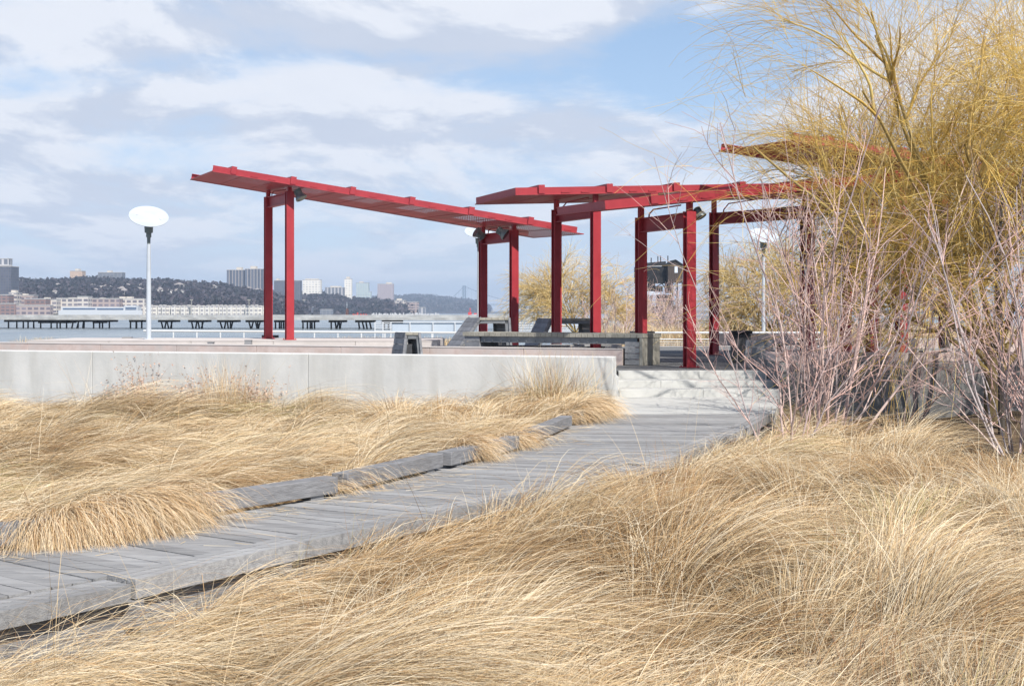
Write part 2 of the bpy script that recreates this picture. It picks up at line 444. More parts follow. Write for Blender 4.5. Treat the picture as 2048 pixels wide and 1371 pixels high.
def curb(a, b, label):
    a, b = Vector((*a, 0)), Vector((*b, 0)); t = (b - a).normalized(); n = Vector((-t.y, t.x, 0))
    root = thing('curb_timber', ((a.x + b.x) / 2, (a.y + b.y) / 2, 0), label, 'curb timber', 'raised curb timbers along the boardwalk')
    m = MB(); m.obox(a + Vector((0, 0, 0.035)), t * (b - a).length, n * 0.17, (0, 0, 0.145)); m.build('beam', m_wood2, root, bevel=0.006)
    L_ = (b - a).length; k = max(2, int(L_ / 1.0))
    for i in range(k):
        m = MB(); p = a + t * (0.18 + (L_ - 0.5) * i / (k - 1)) + n * 0.02
        m.obox(p + Vector((0, 0, 0.002)), t * 0.16, n * 0.13, (0, 0, 0.036)); m.build('block', m_wood2, root)


curb((-6.1, 5.95), (-3.62, 8.85), 'grey curb timber at the left edge of the photo, mostly under overhanging grass')
curb((-3.56, 8.92), (-1.56, 11.66), 'long grey curb timber with its near half buried under a thick fringe of grass')
curb((-1.50, 11.86), (-0.72, 13.62), 'grey curb timber with pale end grain showing, grass blades draped over its near end')
curb((-0.64, 13.72), (0.09, 15.52), 'grey curb timber with a tuft of grass hanging over its middle')
curb((0.22, 16.0), (0.86, 18.6), 'short grey curb timber second from the steps, clear of grass at its far end')
curb((1.02, 19.2), (1.56, 21.15), 'shortest looking curb timber nearest the steps, beside the end of the white wall')

# landing and steps
m = MB(); m.obox((1.60, 21.2, -0.30), (2.66, 0, 0), (0, 0.001, 0), (0, 0, 0.30))
m = MB(); m.prism([(1.60, 21.215, -0.4), (4.28, 21.215, -0.4), (5.25, 25.5, -0.4), (2.05, 25.5, -0.4)], (0, 0, 0.402))
tag(m.build('landing_pavement', m_step), 'pale concrete landing below the steps', kind='structure')
st = thing('concrete_steps', (3.7, 25.5, 0), 'three wide pale concrete steps from the boardwalk landing up to the gravel plaza', 'steps')
for i, (y0, y1, z0, z1, xl) in enumerate(((25.5, 26.19, -0.1, 0.147, 2.10), (26.2, 26.89, -0.1, 0.283, 2.14), (26.9, 27.3, -0.1, 0.447, 2.20))):
    m = MB(); cuts = [xl, (3.75, 2.98, 3.87)[i] if i != 1 else 3.0, 5.28]
    for a, b in zip(cuts[:-1], cuts[1:]): m.box(a + 0.002, b - 0.002, y0, y1 + (0.0 if i < 2 else 0), z0, z1)
    m.build('step', m_step, st, bevel=0.008)
m = MB(); m.prism([(1.90, 24.9, -0.4), (2.045, 24.9, -0.4), (2.13, 27.3, -0.4), (1.98, 27.3, -0.4)], (0, 0, 0.83)); m.build('cheek_wall', m_conc, st, bevel=0.01)

# white retaining wall on the left
root = thing('concrete_wall', (-6, 27, -0.5), 'long pale concrete retaining wall behind the left grass bed', 'wall')
t = Vector((-13.0, 4.05, 0)).normalized(); n = Vector((-t.y, t.x, 0)) * -1
p0 = Vector((1.86, 24.0, -1.1))
m = MB(); cur = 0.0
for Ls in (6.2, 5.0, 6.4, 5.4, 6.0):
    m.obox(p0 + t * (cur + 0.004), t * (Ls - 0.008), n * 0.32, (0, 0, 1.93)); cur += Ls
m.build('wall', m_conc, root, bevel=0.012)
m = MB(); m.obox(p0 + Vector((0, 0, 1.92)) + t * 0.01 + n * 0.01, t * 28.9, n * 0.30, (0, 0, 0.018)); m.build('coping', mat('bright cement top', (0.72, 0.72, 0.70), 0.8, (0.66, 0.66, 0.64), 3), root)

# plaza, promenade, water
m = MB(); m.prism([(2.2, 27.15, -0.5), (5.3, 27.15, -0.5), (34, 27.9, -0.5), (34, 46, -0.5), (-34, 46, -0.5), (-34, 36.5, -0.5), (1.9, 25.0, -0.5)], (0, 0, 0.95))
tag(m.build('plaza_ground', m_gravel), 'grey gravel plaza under the red pergolas', kind='structure')
m = MB(); m.prism([(-60, 46.02, -3.5), (90, 46.02, -3.5), (90, 120, -3.5), (14, 118, -3.5), (2, 60, -3.5), (-60, 58, -3.5)], (0, 0, 3.3))
tag(m.build('promenade_ground', mat('tan path', (0.28, 0.24, 0.18), 0.9, (0.38, 0.33, 0.25), 1.0)), 'tan riverside ground beyond the plaza', kind='structure')
# soil wrapping the plaza sides down to the water (keeps other viewpoints closed)
m = MB(); m.box(34.02, 90, -12, 46, -3.5, -0.45); m.box(-60, -34.02, -12, 46, -3.5, -0.45)
tag(m.build('side_ground', m_soil), 'bare ground beside the plaza', kind='structure')


def water():
    M = bpy.data.materials.new('river water'); M.use_nodes = True; nt = M.node_tree; N = nt.nodes.new; L = nt.links.new
    b = nt.nodes['Principled BSDF']; b.inputs['Roughness'].default_value = 0.22; b.inputs['Specular IOR Level'].default_value = 0.5
    tc = N('ShaderNodeTexCoord'); mp = N('ShaderNodeMapping'); mp.inputs['Scale'].default_value = (0.22, 0.05, 1); L(tc.outputs['Object'], mp.inputs[0])
    n1 = N('ShaderNodeTexNoise'); n1.inputs['Scale'].default_value = 1.0; n1.inputs['Detail'].default_value = 8; n1.inputs['Roughness'].default_value = 0.65; L(mp.outputs[0], n1.inputs['Vector'])
    bp = N('ShaderNodeBump'); bp.inputs['Strength'].default_value = 0.9; bp.inputs['Distance'].default_value = 0.8; L(n1.outputs[0], bp.inputs['Height']); L(bp.outputs[0], b.inputs['Normal'])
    mp2 = N('ShaderNodeMapping'); mp2.inputs['Scale'].default_value = (0.02, 0.006, 1); L(tc.outputs['Object'], mp2.inputs[0])
    n2 = N('ShaderNodeTexNoise'); n2.inputs['Detail'].default_value = 5; n2.inputs['Scale'].default_value = 1.0; L(mp2.outputs[0], n2.inputs['Vector'])
    mx = N('ShaderNodeMix'); mx.data_type = 'RGBA'; mx.inputs['A'].default_value = (0.07, 0.115, 0.15, 1); mx.inputs['B'].default_value = (0.25, 0.28, 0.28, 1)
    ad = N('ShaderNodeMath'); ad.operation = 'MULTIPLY_ADD'; L(n1.outputs[0], ad.inputs[0]); ad.inputs[1].default_value = 1.2; L(n2.outputs[0], ad.inputs[2])
    mr = N('ShaderNodeMapRange'); mr.inputs['From Min'].default_value = 0.75; mr.inputs['From Max'].default_value = 1.4; L(ad.outputs[0], mr.inputs['Value'])
    L(mr.outputs[0], mx.inputs['Factor']); L(mx.outputs['Result'], b.inputs['Base Color'])
    V = [(-7500, 50, -2.2), (7500, 50, -2.2), (7500, 9300, -2.2), (-7500, 9300, -2.2)]
    tag(np_obj('river_water', V, [(0, 1, 2, 3)], M), 'wide blue grey rippled river', kind='structure')


water()


def granite(name, pts, z0, z1, joints, label, m_=None):
    """low wall along a polyline front edge, depth 0.5"""
    root = thing(name, (pts[0][0], pts[0][1], z0), label, 'granite wall')
    a, b = Vector((*pts[0], z0)), Vector((*pts[1], z0)); t = (b - a).normalized(); n = Vector((t.y, -t.x, 0))
    if n.y < 0: n = -n
    L_ = (b - a).length; k = joints; m1 = MB()
    for i in range(k):
        m1.obox(a + t * (L_ * i / k + 0.004), t * (L_ / k - 0.008), n * pts[2], (0, 0, z1 - z0 - 0.02))
    m1.build('wall', m_ or m_gran, root, bevel=0.01)
    m2 = MB()
    for i in range(k):
        m2.obox(a + t * (L_ * i / k + 0.004) + Vector((0, 0, z1 - z0 - 0.02)) - n * 0.01, t * (L_ / k - 0.008), n * (pts[2] + 0.02), (0, 0, 0.02))
    m2.build('coping', m_grang, root)


granite('granite_wall', ((2.52, 29.6), (-15.5, 36.4), 0.5), 0.45, 0.83, 8, 'long low pink granite seat wall just behind the pale concrete wall')
granite('granite_wall', ((-14.3, 38.3), (-2.2, 38.3), 4.2), 0.45, 0.83, 5, 'broad grey pink granite platform carrying the tall left pergola', m_grang)
granite('granite_wall', ((-2.1, 38.6), (3.4, 40.2), 0.6), 0.45, 0.66, 3, 'low grey granite kerb behind the plank benches', m_grang)
granite('granite_wall', ((12.3, 39.5), (18.5, 39.5), 0.6), 0.45, 0.86, 3, 'far pink granite wall seen behind the willow under the dark pergola posts')
granite('granite_wall', ((6.4, 40.5), (8.9, 40.5), 0.6), 0.62, 1.0, 2, 'short pale granite block behind the dark litter bin')

# right retaining wall, coping of granite
root = thing('retaining_wall', (5.25, 25.6, -0.6), 'stained concrete retaining wall, darkened in colour for willow shade, with granite coping behind the willow and bare shrubs', 'wall')
m = MB(); m.prism([(5.27, 25.45, -0.6), (9.3, 26.2, -0.6), (9.3, 26.55, -0.6), (5.30, 27.1, -0.6)], (0, 0, 1.27)); m.prism([(9.32, 26.5, -0.6), (30, 28.4, -0.6), (30, 28.8, -0.6), (9.32, 26.9, -0.6)], (0, 0, 1.27)); m.build('wall', m_concd, root, bevel=0.01)
m = MB(); m.prism([(5.25, 25.9, 0.672), (9.34, 26.17, 0.672), (9.34, 26.62, 0.672), (5.28, 27.1, 0.672)], (0, 0, 0.165)); m.prism([(9.37, 26.47, 0.672), (30, 28.37, 0.672), (30, 28.9, 0.672), (9.37, 26.95, 0.672)], (0, 0, 0.165)); m.build('coping', m_gran, root, bevel=0.01)

# small service boxes on the granite platform
for (px0, px1, y0, y1, d, lab) in ((490, 503, 680.5, 691, 38.1, 'grey metal power box on the granite, taller one just left of the tall pergola'),
                                  (416, 427, 684.5, 691, 38.0, 'small squat grey metal box left of the taller power box'),
                                  (245, 263, 674.5, 678.5, 42.0, 'flat dark grey block on the far edge of the granite left of the lamp post')):
    m = MB(); zb = 0.45 if d < 38.2 else 0.83; m.box(X(px0, d), X(px1, d), d - 0.08, d + 0.12, zb, Z(y0, d)); m.box(X(px0, d) - 0.01, X(px1, d) + 0.01, d - 0.09, d + 0.13, Z(y0, d), Z(y0, d) + 0.015)
    tag(m.build('power_box', mat('box grey', (0.24, 0.24, 0.25), 0.6, (0.3, 0.3, 0.3), 5)), lab, 'power box', 'small boxes on the granite')
m = MB(); m.bar((X(524, 42.3), 42.3, 0.88), (X(557, 42.3), 42.3, 0.88), 0.1, 0.08); m.bar((X(530, 42.3), 42.3, 0.83), (X(530, 42.3), 42.3, 0.88), 0.06, 0.06, (0, 1, 0)); m.bar((X(552, 42.3), 42.3, 0.83), (X(552, 42.3), 42.3, 0.88), 0.06, 0.06, (0, 1, 0))
tag(m.build('low_rail', m_bin), 'low dark bar rail behind the foot of the tall left pergola', 'rail')

# ------------------------------------------------------------------ red pergolas
U = Vector((0.467, -0.884, 0)).normalized()      # frame direction, far left post to near right post
Wd = Vector((U.y * -1, U.x, 0)) * -1             # across the frame, pointing to screen left / near
Wd = Vector((-0.884, -0.467, 0))


def ibeam_post(m, base, h, fw=0.235, dp=0.165, th=0.022, u=U):
    w = Vector((-u.y, u.x, 0)); b = Vector(base)
    for s in (-1, 1):
        m.obox(b + u * (s * dp / 2 - (th if s > 0 else 0)) - w * fw / 2, u * th, w * fw, (0, 0, h))
    m.obox(b - u * (dp / 2 - th) - w * th / 2, u * (dp - 2 * th), w * th, (0, 0, h))


def frame(root, near, far, zb, zt, canopy_z, lights=()):
    """two I section posts with a deep cross beam and stub posts up to the canopy"""
    near, far = Vector((*near, 0)), Vector((*far, 0)); u = (near - far).normalized(); w = Vector((-u.y, u.x, 0))
    for q in (near, far):
        m = MB(); ibeam_post(m, (q.x, q.y, zb), zt - zb, u=u); m.build('post', m_red, root)
        m = MB(); m.obox(q - u * 0.15 - w * 0.17 + Vector((0, 0, zb + 0.002)), u * 0.30, w * 0.34, (0, 0, 0.02))
        for a in (-1, 1):
            for b in (-1, 1): m.tube([q + u * 0.115 * a + w * 0.14 * b + Vector((0, 0, zb + .02)), q + u * 0.115 * a + w * 0.14 * b + Vector((0, 0, zb + .05))], 0.014, 6)
        m.build('base_plate', m_red, root)
        m = MB(); cz = canopy_z(q.x, q.y)
        m.obox(q - u * 0.05 - w * 0.06 + Vector((0, 0, zt)), u * 0.10, w * 0.12, (0, 0, max(0.05, cz - zt))); m.build('stub_post', m_red, root)
    m = MB(); p, q = far + u * 0.09, near - u * 0.09; L_ = (q - p).length; hb = 0.33; th = 0.02
    z0 = zt - hb - 0.02
    m.obox(p - w * th / 2 + Vector((0, 0, z0 + th)), u * L_, w * th, (0, 0, hb - 2 * th))
    for zz in (z0, z0 + hb - th): m.obox(p - w * 0.085 + Vector((0, 0, zz)), u * L_, w * 0.17, (0, 0, th))
    for e in (p, q - u * 0.02): m.obox(e - w * 0.10 + Vector((0, 0, z0 - 0.015)), u * 0.018, w * 0.20, (0, 0, hb + 0.02))
    m.build('cross_beam', m_red, root)
    # conduit looping from the beam to the canopy
    c = far + u * 0.35; cz = canopy_z(c.x, c.y)
    pts = [c + Vector((0, 0, zt - 0.02)), c + u * 0.02 + Vector((0, 0, zt + 0.06)), c + u * 0.2 + Vector((0, 0, (zt + cz) / 2 + .03)), near - u * 0.35 + Vector((0, 0, canopy_z(near.x, near.y) - 0.05))]
    m = MB(); m.tube(pts, 0.018, 6); m.build('conduit', m_red, root)


def canopy(root, N0, N1, S, beam_h=0.17, end_beam=False, rib_first=0.8, rib_step=1.78, taper=0.35):
    """long narrow perforated roof: near corners N0 (left) N1 (right) on its underside, S = vector to the far edge"""
    N0, N1, S = Vector(N0), Vector(N1), Vector(S); a = (N1 - N0); L_ = a.length; t = a / L_
    up = t.cross(S).normalized()
    if up.z < 0: up = -up
    sn = S.normalized(); W_ = S.length
    m = MB(); th = up * 0.012
    vs = [N0, N1, N1 + S, N0 + S]; m.add([*vs, *[v + th for v in vs]], [(3, 2, 1, 0), (4, 5, 6, 7), (0, 1, 5, 4), (1, 2, 6, 5), (2, 3, 7, 6), (3, 0, 4, 7)])
    sx = t.dot(S)
    uv1 = [(0, 0), (L_, 0), (L_ + sx, W_), (sx, W_)]; m.uv = uv1 + uv1
    m.build('roof_sheet', m_perf, root)
    # solid seams under the sheet at panel joints
    m = MB(); k = int(L_ / 0.88)
    for i in range(k + 1):
        p = N0 + t * (L_ * i / k) if i < k else N1 - t * 0.03
        m.obox(p - up * 0.012, t * 0.03, S, up * 0.011)
    m.obox(N0 - up * 0.014, t * L_, sn * 0.04, up * 0.013); m.obox(N0 + S - up * 0.014 - sn * 0.04, t * L_, sn * 0.04, up * 0.013)
    m.build('panel_seam', m_red, root)
    # edge beams
    for q, sg in ((N0 + sn * 0.05, 1), (N0 + S - sn * 0.05, -1)):
        m = MB(); o = q + up * 0.013 + (t * 0.02)
        Lb = L_ - 0.22
        m.obox(o, t * Lb, sn * 0.014 * sg, up * beam_h)
        m.obox(o + sn * 0.014 * sg, t * Lb, sn * 0.07 * sg, up * 0.014)
        m.obox(o + up * (beam_h - 0.014) + sn * 0.014 * sg, t * Lb, sn * 0.07 * sg, up * 0.014)
        s = rib_first
        while s < Lb - 0.3:
            for f in (0.33, 0.62):
                c = s + rib_step * f
                if c < Lb - 0.3: m.obox(o + t * c - sn * 0.035 * sg + up * 0.015, t * 0.22, sn * 0.035 * sg, up * 0.03)
            s += rib_step
        m.build('edge_beam', m_red, root)
    if end_beam:
        m = MB(); m.obox(N0 + sn * 0.07 + up * 0.013 + t * 0.02, t * 0.014, S - sn * 0.14, up * beam_h); m.build('end_beam', m_red, root)
    s = rib_first; 
    while s < L_ - 0.35:
        m = MB(); m.obox(N0 + t * s + up * 0.016 - sn * 0.02, t * 0.16, S + sn * 0.04, up * (beam_h + 0.055)); m.build('rib', m_red, root)
        s += rib_step


def plane_z(N0, N1, S):
    N0, N1, S = Vector(N0), Vector(N1), Vector(S); n = (N1 - N0).cross(S)
    return lambda x, y: N0.z - (n.x * (x - N0.x) + n.y * (y - N0.y)) / n.z - 0.012


def pergola(label, N0, N1, S, frames, **kw):
    base = frames[0][0]
    root = thing('pergola', (base[0], base[1], frames[0][2]), label, 'pergola', 'red steel pergolas on the plaza')
    canopy(root, N0, N1, S, **kw)
    cz = plane_z(N0, N1, S)
    for near, far, zb, zt in frames: frame(root, near, far, zb, zt, cz)
    return root


pergola('tall left red pergola, its long narrow roof sloping down to the right',
        P(424, 342, 38.4), P(1168, 468, 38.6), Vector(P(380, 359, 41.6)) - Vector(P(424, 342, 38.4)),
        [((X(579, 39), 39.0), (X(536.5, 40.8), 40.8), 0.832, 5.28), ((X(1028, 39.2), 39.2), (X(966, 41.0), 41.0), 0.452, 4.14)], rib_first=0.55)
pergola('middle red pergola with the wide nearly level roof behind the plank benches',
        (0.09, 33.2, 4.66), (12.6, 35.0, 5.04), Vector((-1.04, 36.4, 4.68)) - Vector((0.09, 33.2, 4.66)),
        [((X(1191, 33.7), 33.7), (X(1113, 35.5), 35.5), 0.452, 4.46), ((7.78, 34.5), (5.75, 37.0), 0.452, 4.50), ((11.5, 34.6), (10.8, 36.2), 0.452, 4.72)], end_beam=True, rib_first=0.6)
pergola('nearest red pergola with two posts beside the steps, its roof rising to the right',
        P(1211, 418, 28.1), (9.6, 28.4, 4.63), Vector(P(1112, 430, 30.9)) - Vector(P(1211, 418, 28.1)),
        [((X(1379, 28.4), 28.4), (X(1282, 30.25), 30.25), 0.452, 3.86), ((X(1744, 28.9), 28.9), (X(1618, 30.7), 30.7), 0.452, 4.32)], end_beam=True, rib_first=1.0)
pergola('highest red pergola roof, its pointed end sticking out of the yellow willow',
        P(1586, 280, 30.7), (17.4, 31.3, 4.1), Vector(P(1437, 302, 33.2)) - Vector(P(1586, 280, 30.7)),
        [((9.35, 31.2), (8.45, 32.9), 0.452, 5.05), ((15.6, 31.6), (14.7, 33.3), 0.452, 4.1)], rib_first=0.8)


def floodlight(loc, aim, label, s=1.0):
    root = thing('floodlight', loc, label, 'floodlight', 'floodlights on the pergola posts')
    l = Vector(loc); a = Vector(aim).normalized(); n = 14
    m = MB(); pts = [l - a * 0.16 * s, l - a * 0.15 * s, l - a * 0.02 * s, l + a * 0.13 * s, l + a * 0.16 * s]
    m.tube(pts, [0.05 * s, 0.085 * s, 0.10 * s, 0.175 * s, 0.18 * s], 16)
    for k in range(5): m.tube([l - a * (0.13 - k * 0.025) * s, l - a * (0.122 - k * 0.025) * s], 0.12 * s, 16)
    m.build('housing', mat('floodlight grey green', (0.20, 0.25, 0.25), 0.35, (0.30, 0.34, 0.34), 8, metal=0.5), root)
    m = MB(); m.tube([l + a * 0.161 * s, l + a * 0.168 * s], 0.165 * s, 16); m.build('lens', m_glass, root)
    side = a.cross(Vector((0, 0, 1))).normalized()
    m = MB(); m.tube([l + side * 0.14 * s, l + side * 0.15 * s + Vector((0, 0, -0.14 * s)), l - side * 0.15 * s + Vector((0, 0, -0.14 * s)), l - side * 0.14 * s], 0.012, 5)
    m.tube([l + Vector((0, 0, -0.14 * s)), l + Vector((0, 0, -0.22 * s))], 0.02, 6); m.build('bracket', m_steel, root)


floodlight(P(598, 388, 39.0), (0.5, -0.2, -0.85), 'dark floodlight at the top right of the tall left post')
floodlight(P(960, 469, 40.7), (-0.75, -0.4, 0.5), 'silver floodlight on the dark post under the low end of the left pergola')
floodlight(P(1003, 464, 39.3), (0.8, -0.2, -0.55), 'silver floodlight halfway along the cross beam at the low end of the left pergola')
floodlight(P(1397, 425, 28.5), (0.4, -0.3, -0.8), 'dark green floodlight beside the top of the nearest red post', 0.75)


def lamp(px, ydisc, d, zb, label, rdisc=0.6, tilt=34, roll=13):
    x = X(px, d); zt = Z(ydisc, d)
    root = thing('lamp_post', (x, d, zb), label, 'lamp post', 'lamp posts with white discs')
    m = MB(); zp = zt - 0.85
    m.tube([(x, d, zb), (x, d, zb + 1.6), (x, d, zp)], [0.078, 0.072, 0.055], 16); m.tube([(x, d, zb), (x, d, zb + 0.03)], 0.16, 16); m.build('pole', m_pole, root, smooth=False)
    m = MB(); m.tube([(x, d, zp), (x, d, zp + 0.2), (x, d, zp + 0.21), (x, d, zp + 0.34), (x, d, zp + 0.35), (x, d, zp + 0.58)], [0.05, 0.055, 0.08, 0.08, 0.125, 0.135], 16)
    m.tube([(x, d, zp + 0.58), (x, d, zp + 0.60)], 0.16, 16); m.build('hub', m_hub, root)
    T, R_ = math.radians(tilt), math.radians(roll)
    nrm = Vector((math.sin(R_), -math.sin(T), math.cos(T))).normalized(); a = Vector((1, 0, 0)); a = (a - nrm * a.dot(nrm)).normalized(); b = nrm.cross(a)
    c = Vector((x, d, zt)); m = MB(); nn = 40; vs = []; fs = []
    for (r, h) in ((0.0, -0.05), (rdisc * 0.6, -0.035), (rdisc, 0.0), (rdisc, 0.014), (rdisc * 0.6, -0.02), (0.0, -0.035)):
        for k in range(nn):
            q = 2 * math.pi * k / nn; vs.append(c + (a * math.cos(q) + b * math.sin(q)) * max(r, 0.001) + nrm * h)
    for i in range(5):
        for k in range(nn): fs.append((i * nn + k, i * nn + (k + 1) % nn, (i + 1) * nn + (k + 1) % nn, (i + 1) * nn + k))
    m.add(vs, fs); m.build('reflector_disc', m_disc, root, smooth=False)
    m = MB()
    for s in (-1, 1): m.tube([Vector((x + s * 0.12, d, zp + 0.58)), c + a * s * 0.28 - nrm * 0.03], 0.010, 5)
    m.build('bracket', m_hub, root)
    m = MB()
    for s in (-0.62, 0.62):
        o = c + a * rdisc * s + b * 0.02
        m.tube([o - nrm * 0.02, o + nrm * 0.006], 0.05, 12)
    m.build('mounting_cap', mat('cap grey', (0.62, 0.64, 0.66), 0.4), root)


lamp(297.5, 433, 40.3, 0.83, 'tall lamp post with tilted white disc, alone at the left against the sky')
lamp(1527, 471, 52, -0.2, 'lamp post with white disc seen through the yellow willow twigs', 0.60, 32, 5)
lamp(957, 464, 56, -0.2, 'lamp disc mostly hidden behind the floodlights of the left pergola', 0.60, 30, 5)

# ------------------------------------------------------------------ plank benches and tables


def plank_run(m, a, b, depth, th, w=0.15, gap=0.008):
    """planks of width w laid side by side from a to b, each as long as the vector depth"""
    a, b, depth = Vector(a), Vector(b), Vector(depth); L_ = (b - a).length; t = (b - a) / L_; n = t.cross(depth).normalized()
    if n.z < 0 or (abs(n.z) < 1e-6 and n.x > 0): n = -n
    k = max(1, round(L_ / w))
    for i in range(k): m.obox(a + t * (L_ * i / k + gap / 2) - n * th, t * (L_ / k - gap), depth, n * th)


# long table, running obliquely behind the granite seat wall
zt = 1.175
TA, TB = Vector((X(925, 32.0), 32.0, 0)), Vector((X(1286, 29.35), 29.35, 0)); TU = (TB - TA).normalized(); TN = Vector((-TU.y, TU.x, 0)); TL = (TB - TA).length
root = thing('plank_table', (0.9, 30.8, 0.45), 'long plank table in front of the pergola posts, its top edge of pale cut boards', 'table')
def tp(s_, o_, z_): return TA + TU * s_ + TN * o_ + Vector((0, 0, z_))
m = MB(); plank_run(m, tp(0, 0, zt), tp(TL, 0, zt), TN * 0.95, 0.095, 0.16, 0.012); m.build('tabletop', m_woodt, root)
for oo in (0.06, 0.82):
    m = MB(); m.obox(tp(0.5, oo, zt - 0.245), TU * (TL - 0.68), TN * 0.05, (0, 0, 0.145))
    if oo < 0.1:
        for i in range(15): m.tube([tp(0.62 + i * 0.24, oo - 0.02, zt - 0.20), tp(0.62 + i * 0.24, oo + 0.005, zt - 0.20)], 0.018, 6)
    m.build('steel_beam', m_steel, root)
m = MB()
for k in range(5): m.obox(tp(0.04, 0.03, zt - 0.10 - 0.137 * (k + 1) + 0.012), TU * 0.44, TN * 0.85, (0, 0, 0.128))
m.build('pedestal', m_benchd, root)
m = MB()
for k in range(4): m.obox(tp(TL - 0.46, 0.0, 0.465 + 0.135 * k), TU * 0.36, TN * 0.07, (0, 0, 0.118))
m.build('slat_leg', m_wood, root)
m = MB(); m.obox(tp(TL - 0.09, 0.0, 0.455), TU * 0.07, TN * 0.9, (0, 0, zt - 0.10 - 0.455)); m.build('end_leg', m_woodt, root)


def fold_bench(label, near0, u, w, profile, m_side=None, name='plank_bench'):
    """planks folded along a side profile: near0 = (x,y) start, u = run direction, w = width vector to the far side"""
    u = Vector((*u, 0)).normalized(); w = Vector((*w, 0)); o = Vector((*near0, 0))
    root = thing(name, (o.x, o.y, 0.45), label, 'bench', 'folded plank benches')
    pts = [o + u * s + Vector((0, 0, z)) for s, z in profile]
    for i, (a, b) in enumerate(zip(pts[:-1], pts[1:])):
        m = MB(); plank_run(m, a, b, w, 0.06, 0.15, 0.008)
        flat = abs((b - a).z) < 0.05
        m.build('seat' if flat else ('ramp' if i == 0 else 'leg'), m_woodt if flat else m_benchd, root)
    for q in (w * 0.0, w):
        m = MB()
        for a, b in zip(pts[:-1], pts[1:]):
            c = (pts[0] + pts[-1]) / 2; off = (Vector((c.x, c.y, 0.45)) - (a + b) / 2).normalized() * 0.11
            off.z = min(off.z, -0.02) if abs((b - a).z) < 0.05 else 0.0
            sgn = 1 if (q.length == 0) else -1
            m.bar(a + q + off + w.normalized() * 0.05 * sgn, b + q + off + w.normalized() * 0.05 * sgn, 0.05, 0.09)
        m.build('steel_frame', m_steel, root)
    m = MB(); m.bar(pts[-1] - u * 0.35 + w * 0.15 + Vector((0, 0, -pts[-1].z + 0.46)), pts[-1] - u * 0.35 + w * 0.15 + Vector((0, 0, -pts[-1].z + 0.9)), 0.22, 0.03, (0, 1, 0)); m.build('base_box', m_bin, root)
    return root


fold_bench('high plank lounge with sloping grey ramp side, just left of the long table', (X(924, 33.6), 33.6), (0.985, 0.17), (-0.36, 0.9),
           [(-0.32, 0.46), (0.46, 1.52), (1.27, 1.52), (1.34, 0.46)])
fold_bench('low trapezoid plank stool alone left of the other benches', (X(808, 31), 31.0), (0.99, 0.1), (-0.30, 0.6),
           [(-0.06, 0.46), (0.03, 1.18), (0.40, 1.18), (0.47, 0.46)])
fold_bench('farther plank lounge with sloping ramp side, standing between the middle pergola posts', (X(1090, 36.5), 36.5), (0.99, 0.1), (-0.35, 0.8),
           [(-0.35, 0.46), (0.15, 1.49), (1.45, 1.49), (1.5, 0.46)])
fold_bench('plank bench end at the right of the steps with slanted pale side board', (X(1541, 28.3), 28.3), (1, 0.05), (-0.62, -0.12),
           [(0.0, 0.46), (0.06, 1.06), (0.10, 1.06)])
# a grey plank pedestal seat behind the long table's right end and low seats under it
m = MB(); 
root = thing('plank_bench', (X(1295, 31.5), 31.5, 0.45), 'grey and tan plank bench end behind the far left post of the nearest pergola', 'bench', 'folded plank benches')
for k in range(5): m.box(X(1268, 31.5), X(1300, 31.5), 31.2, 31.28, 0.46 + k * 0.13, 0.58 + k * 0.13)
m.build('leg', m_benchd, root); m = MB(); m.box(X(1300, 31.5), X(1307, 31.5), 31.2, 31.9, 0.46, 1.13); m.box(X(1262, 31.5), X(1307, 31.5), 31.18, 31.9, 1.135, 1.20); m.build('seat', m_woodt, root)
for (px0, px1, yt, d, lab) in ((965, 1130, 691, 32.2, 'low slatted seat slab under the left half of the long table'), (1100, 1215, 688.5, 34.4, 'low slatted seat slab under the middle of the long table'),
                               (1545, 1640, 686, 32, 'low plank seat behind the red grey shrub stems'), (1830, 1930, 697, 31, 'low grey plank seat behind the willow trunk')):
    root = thing('plank_bench', (X(px0, d), d, 0.45), lab, 'bench', 'low plank seats')
    z_ = Z(yt, d); m = MB(); plank_run(m, (X(px0, d), d, z_), (X(px1, d), d, z_), (0.15, 0.5, 0), 0.05, 0.15, 0.012); m.build('seat', m_wood, root)
    m = MB()
    for f in (0.1, 0.85): m.obox((X(px0 + (px1 - px0) * f, d), d + 0.08, 0.452), (0.1, 0, 0), (0.1, 0.34, 0), (0, 0, z_ - 0.05 - 0.452))
    m.build('leg', m_bin, root)
root = thing('litter_bin', (X(1484, 31), 31, 0.45), 'square dark grey litter bin behind the bench at the right of the steps', 'litter bin')
d = 31.0; m = MB(); m.prism([(X(1467, d), d, 0.46), (X(1502, d), d, 0.46), (X(1502, d), d + 0.45, 0.46), (X(1467, d), d + 0.45, 0.46)], (0, 0, 0.68)); m.build('body', m_bin, root, bevel=0.015)
m = MB(); m.box(X(1464, d), X(1505, d), d - 0.03, d + 0.48, 1.145, 1.22); m.build('lid', mat('bin lid', (0.03, 0.032, 0.035), 0.5), root, bevel=0.012)

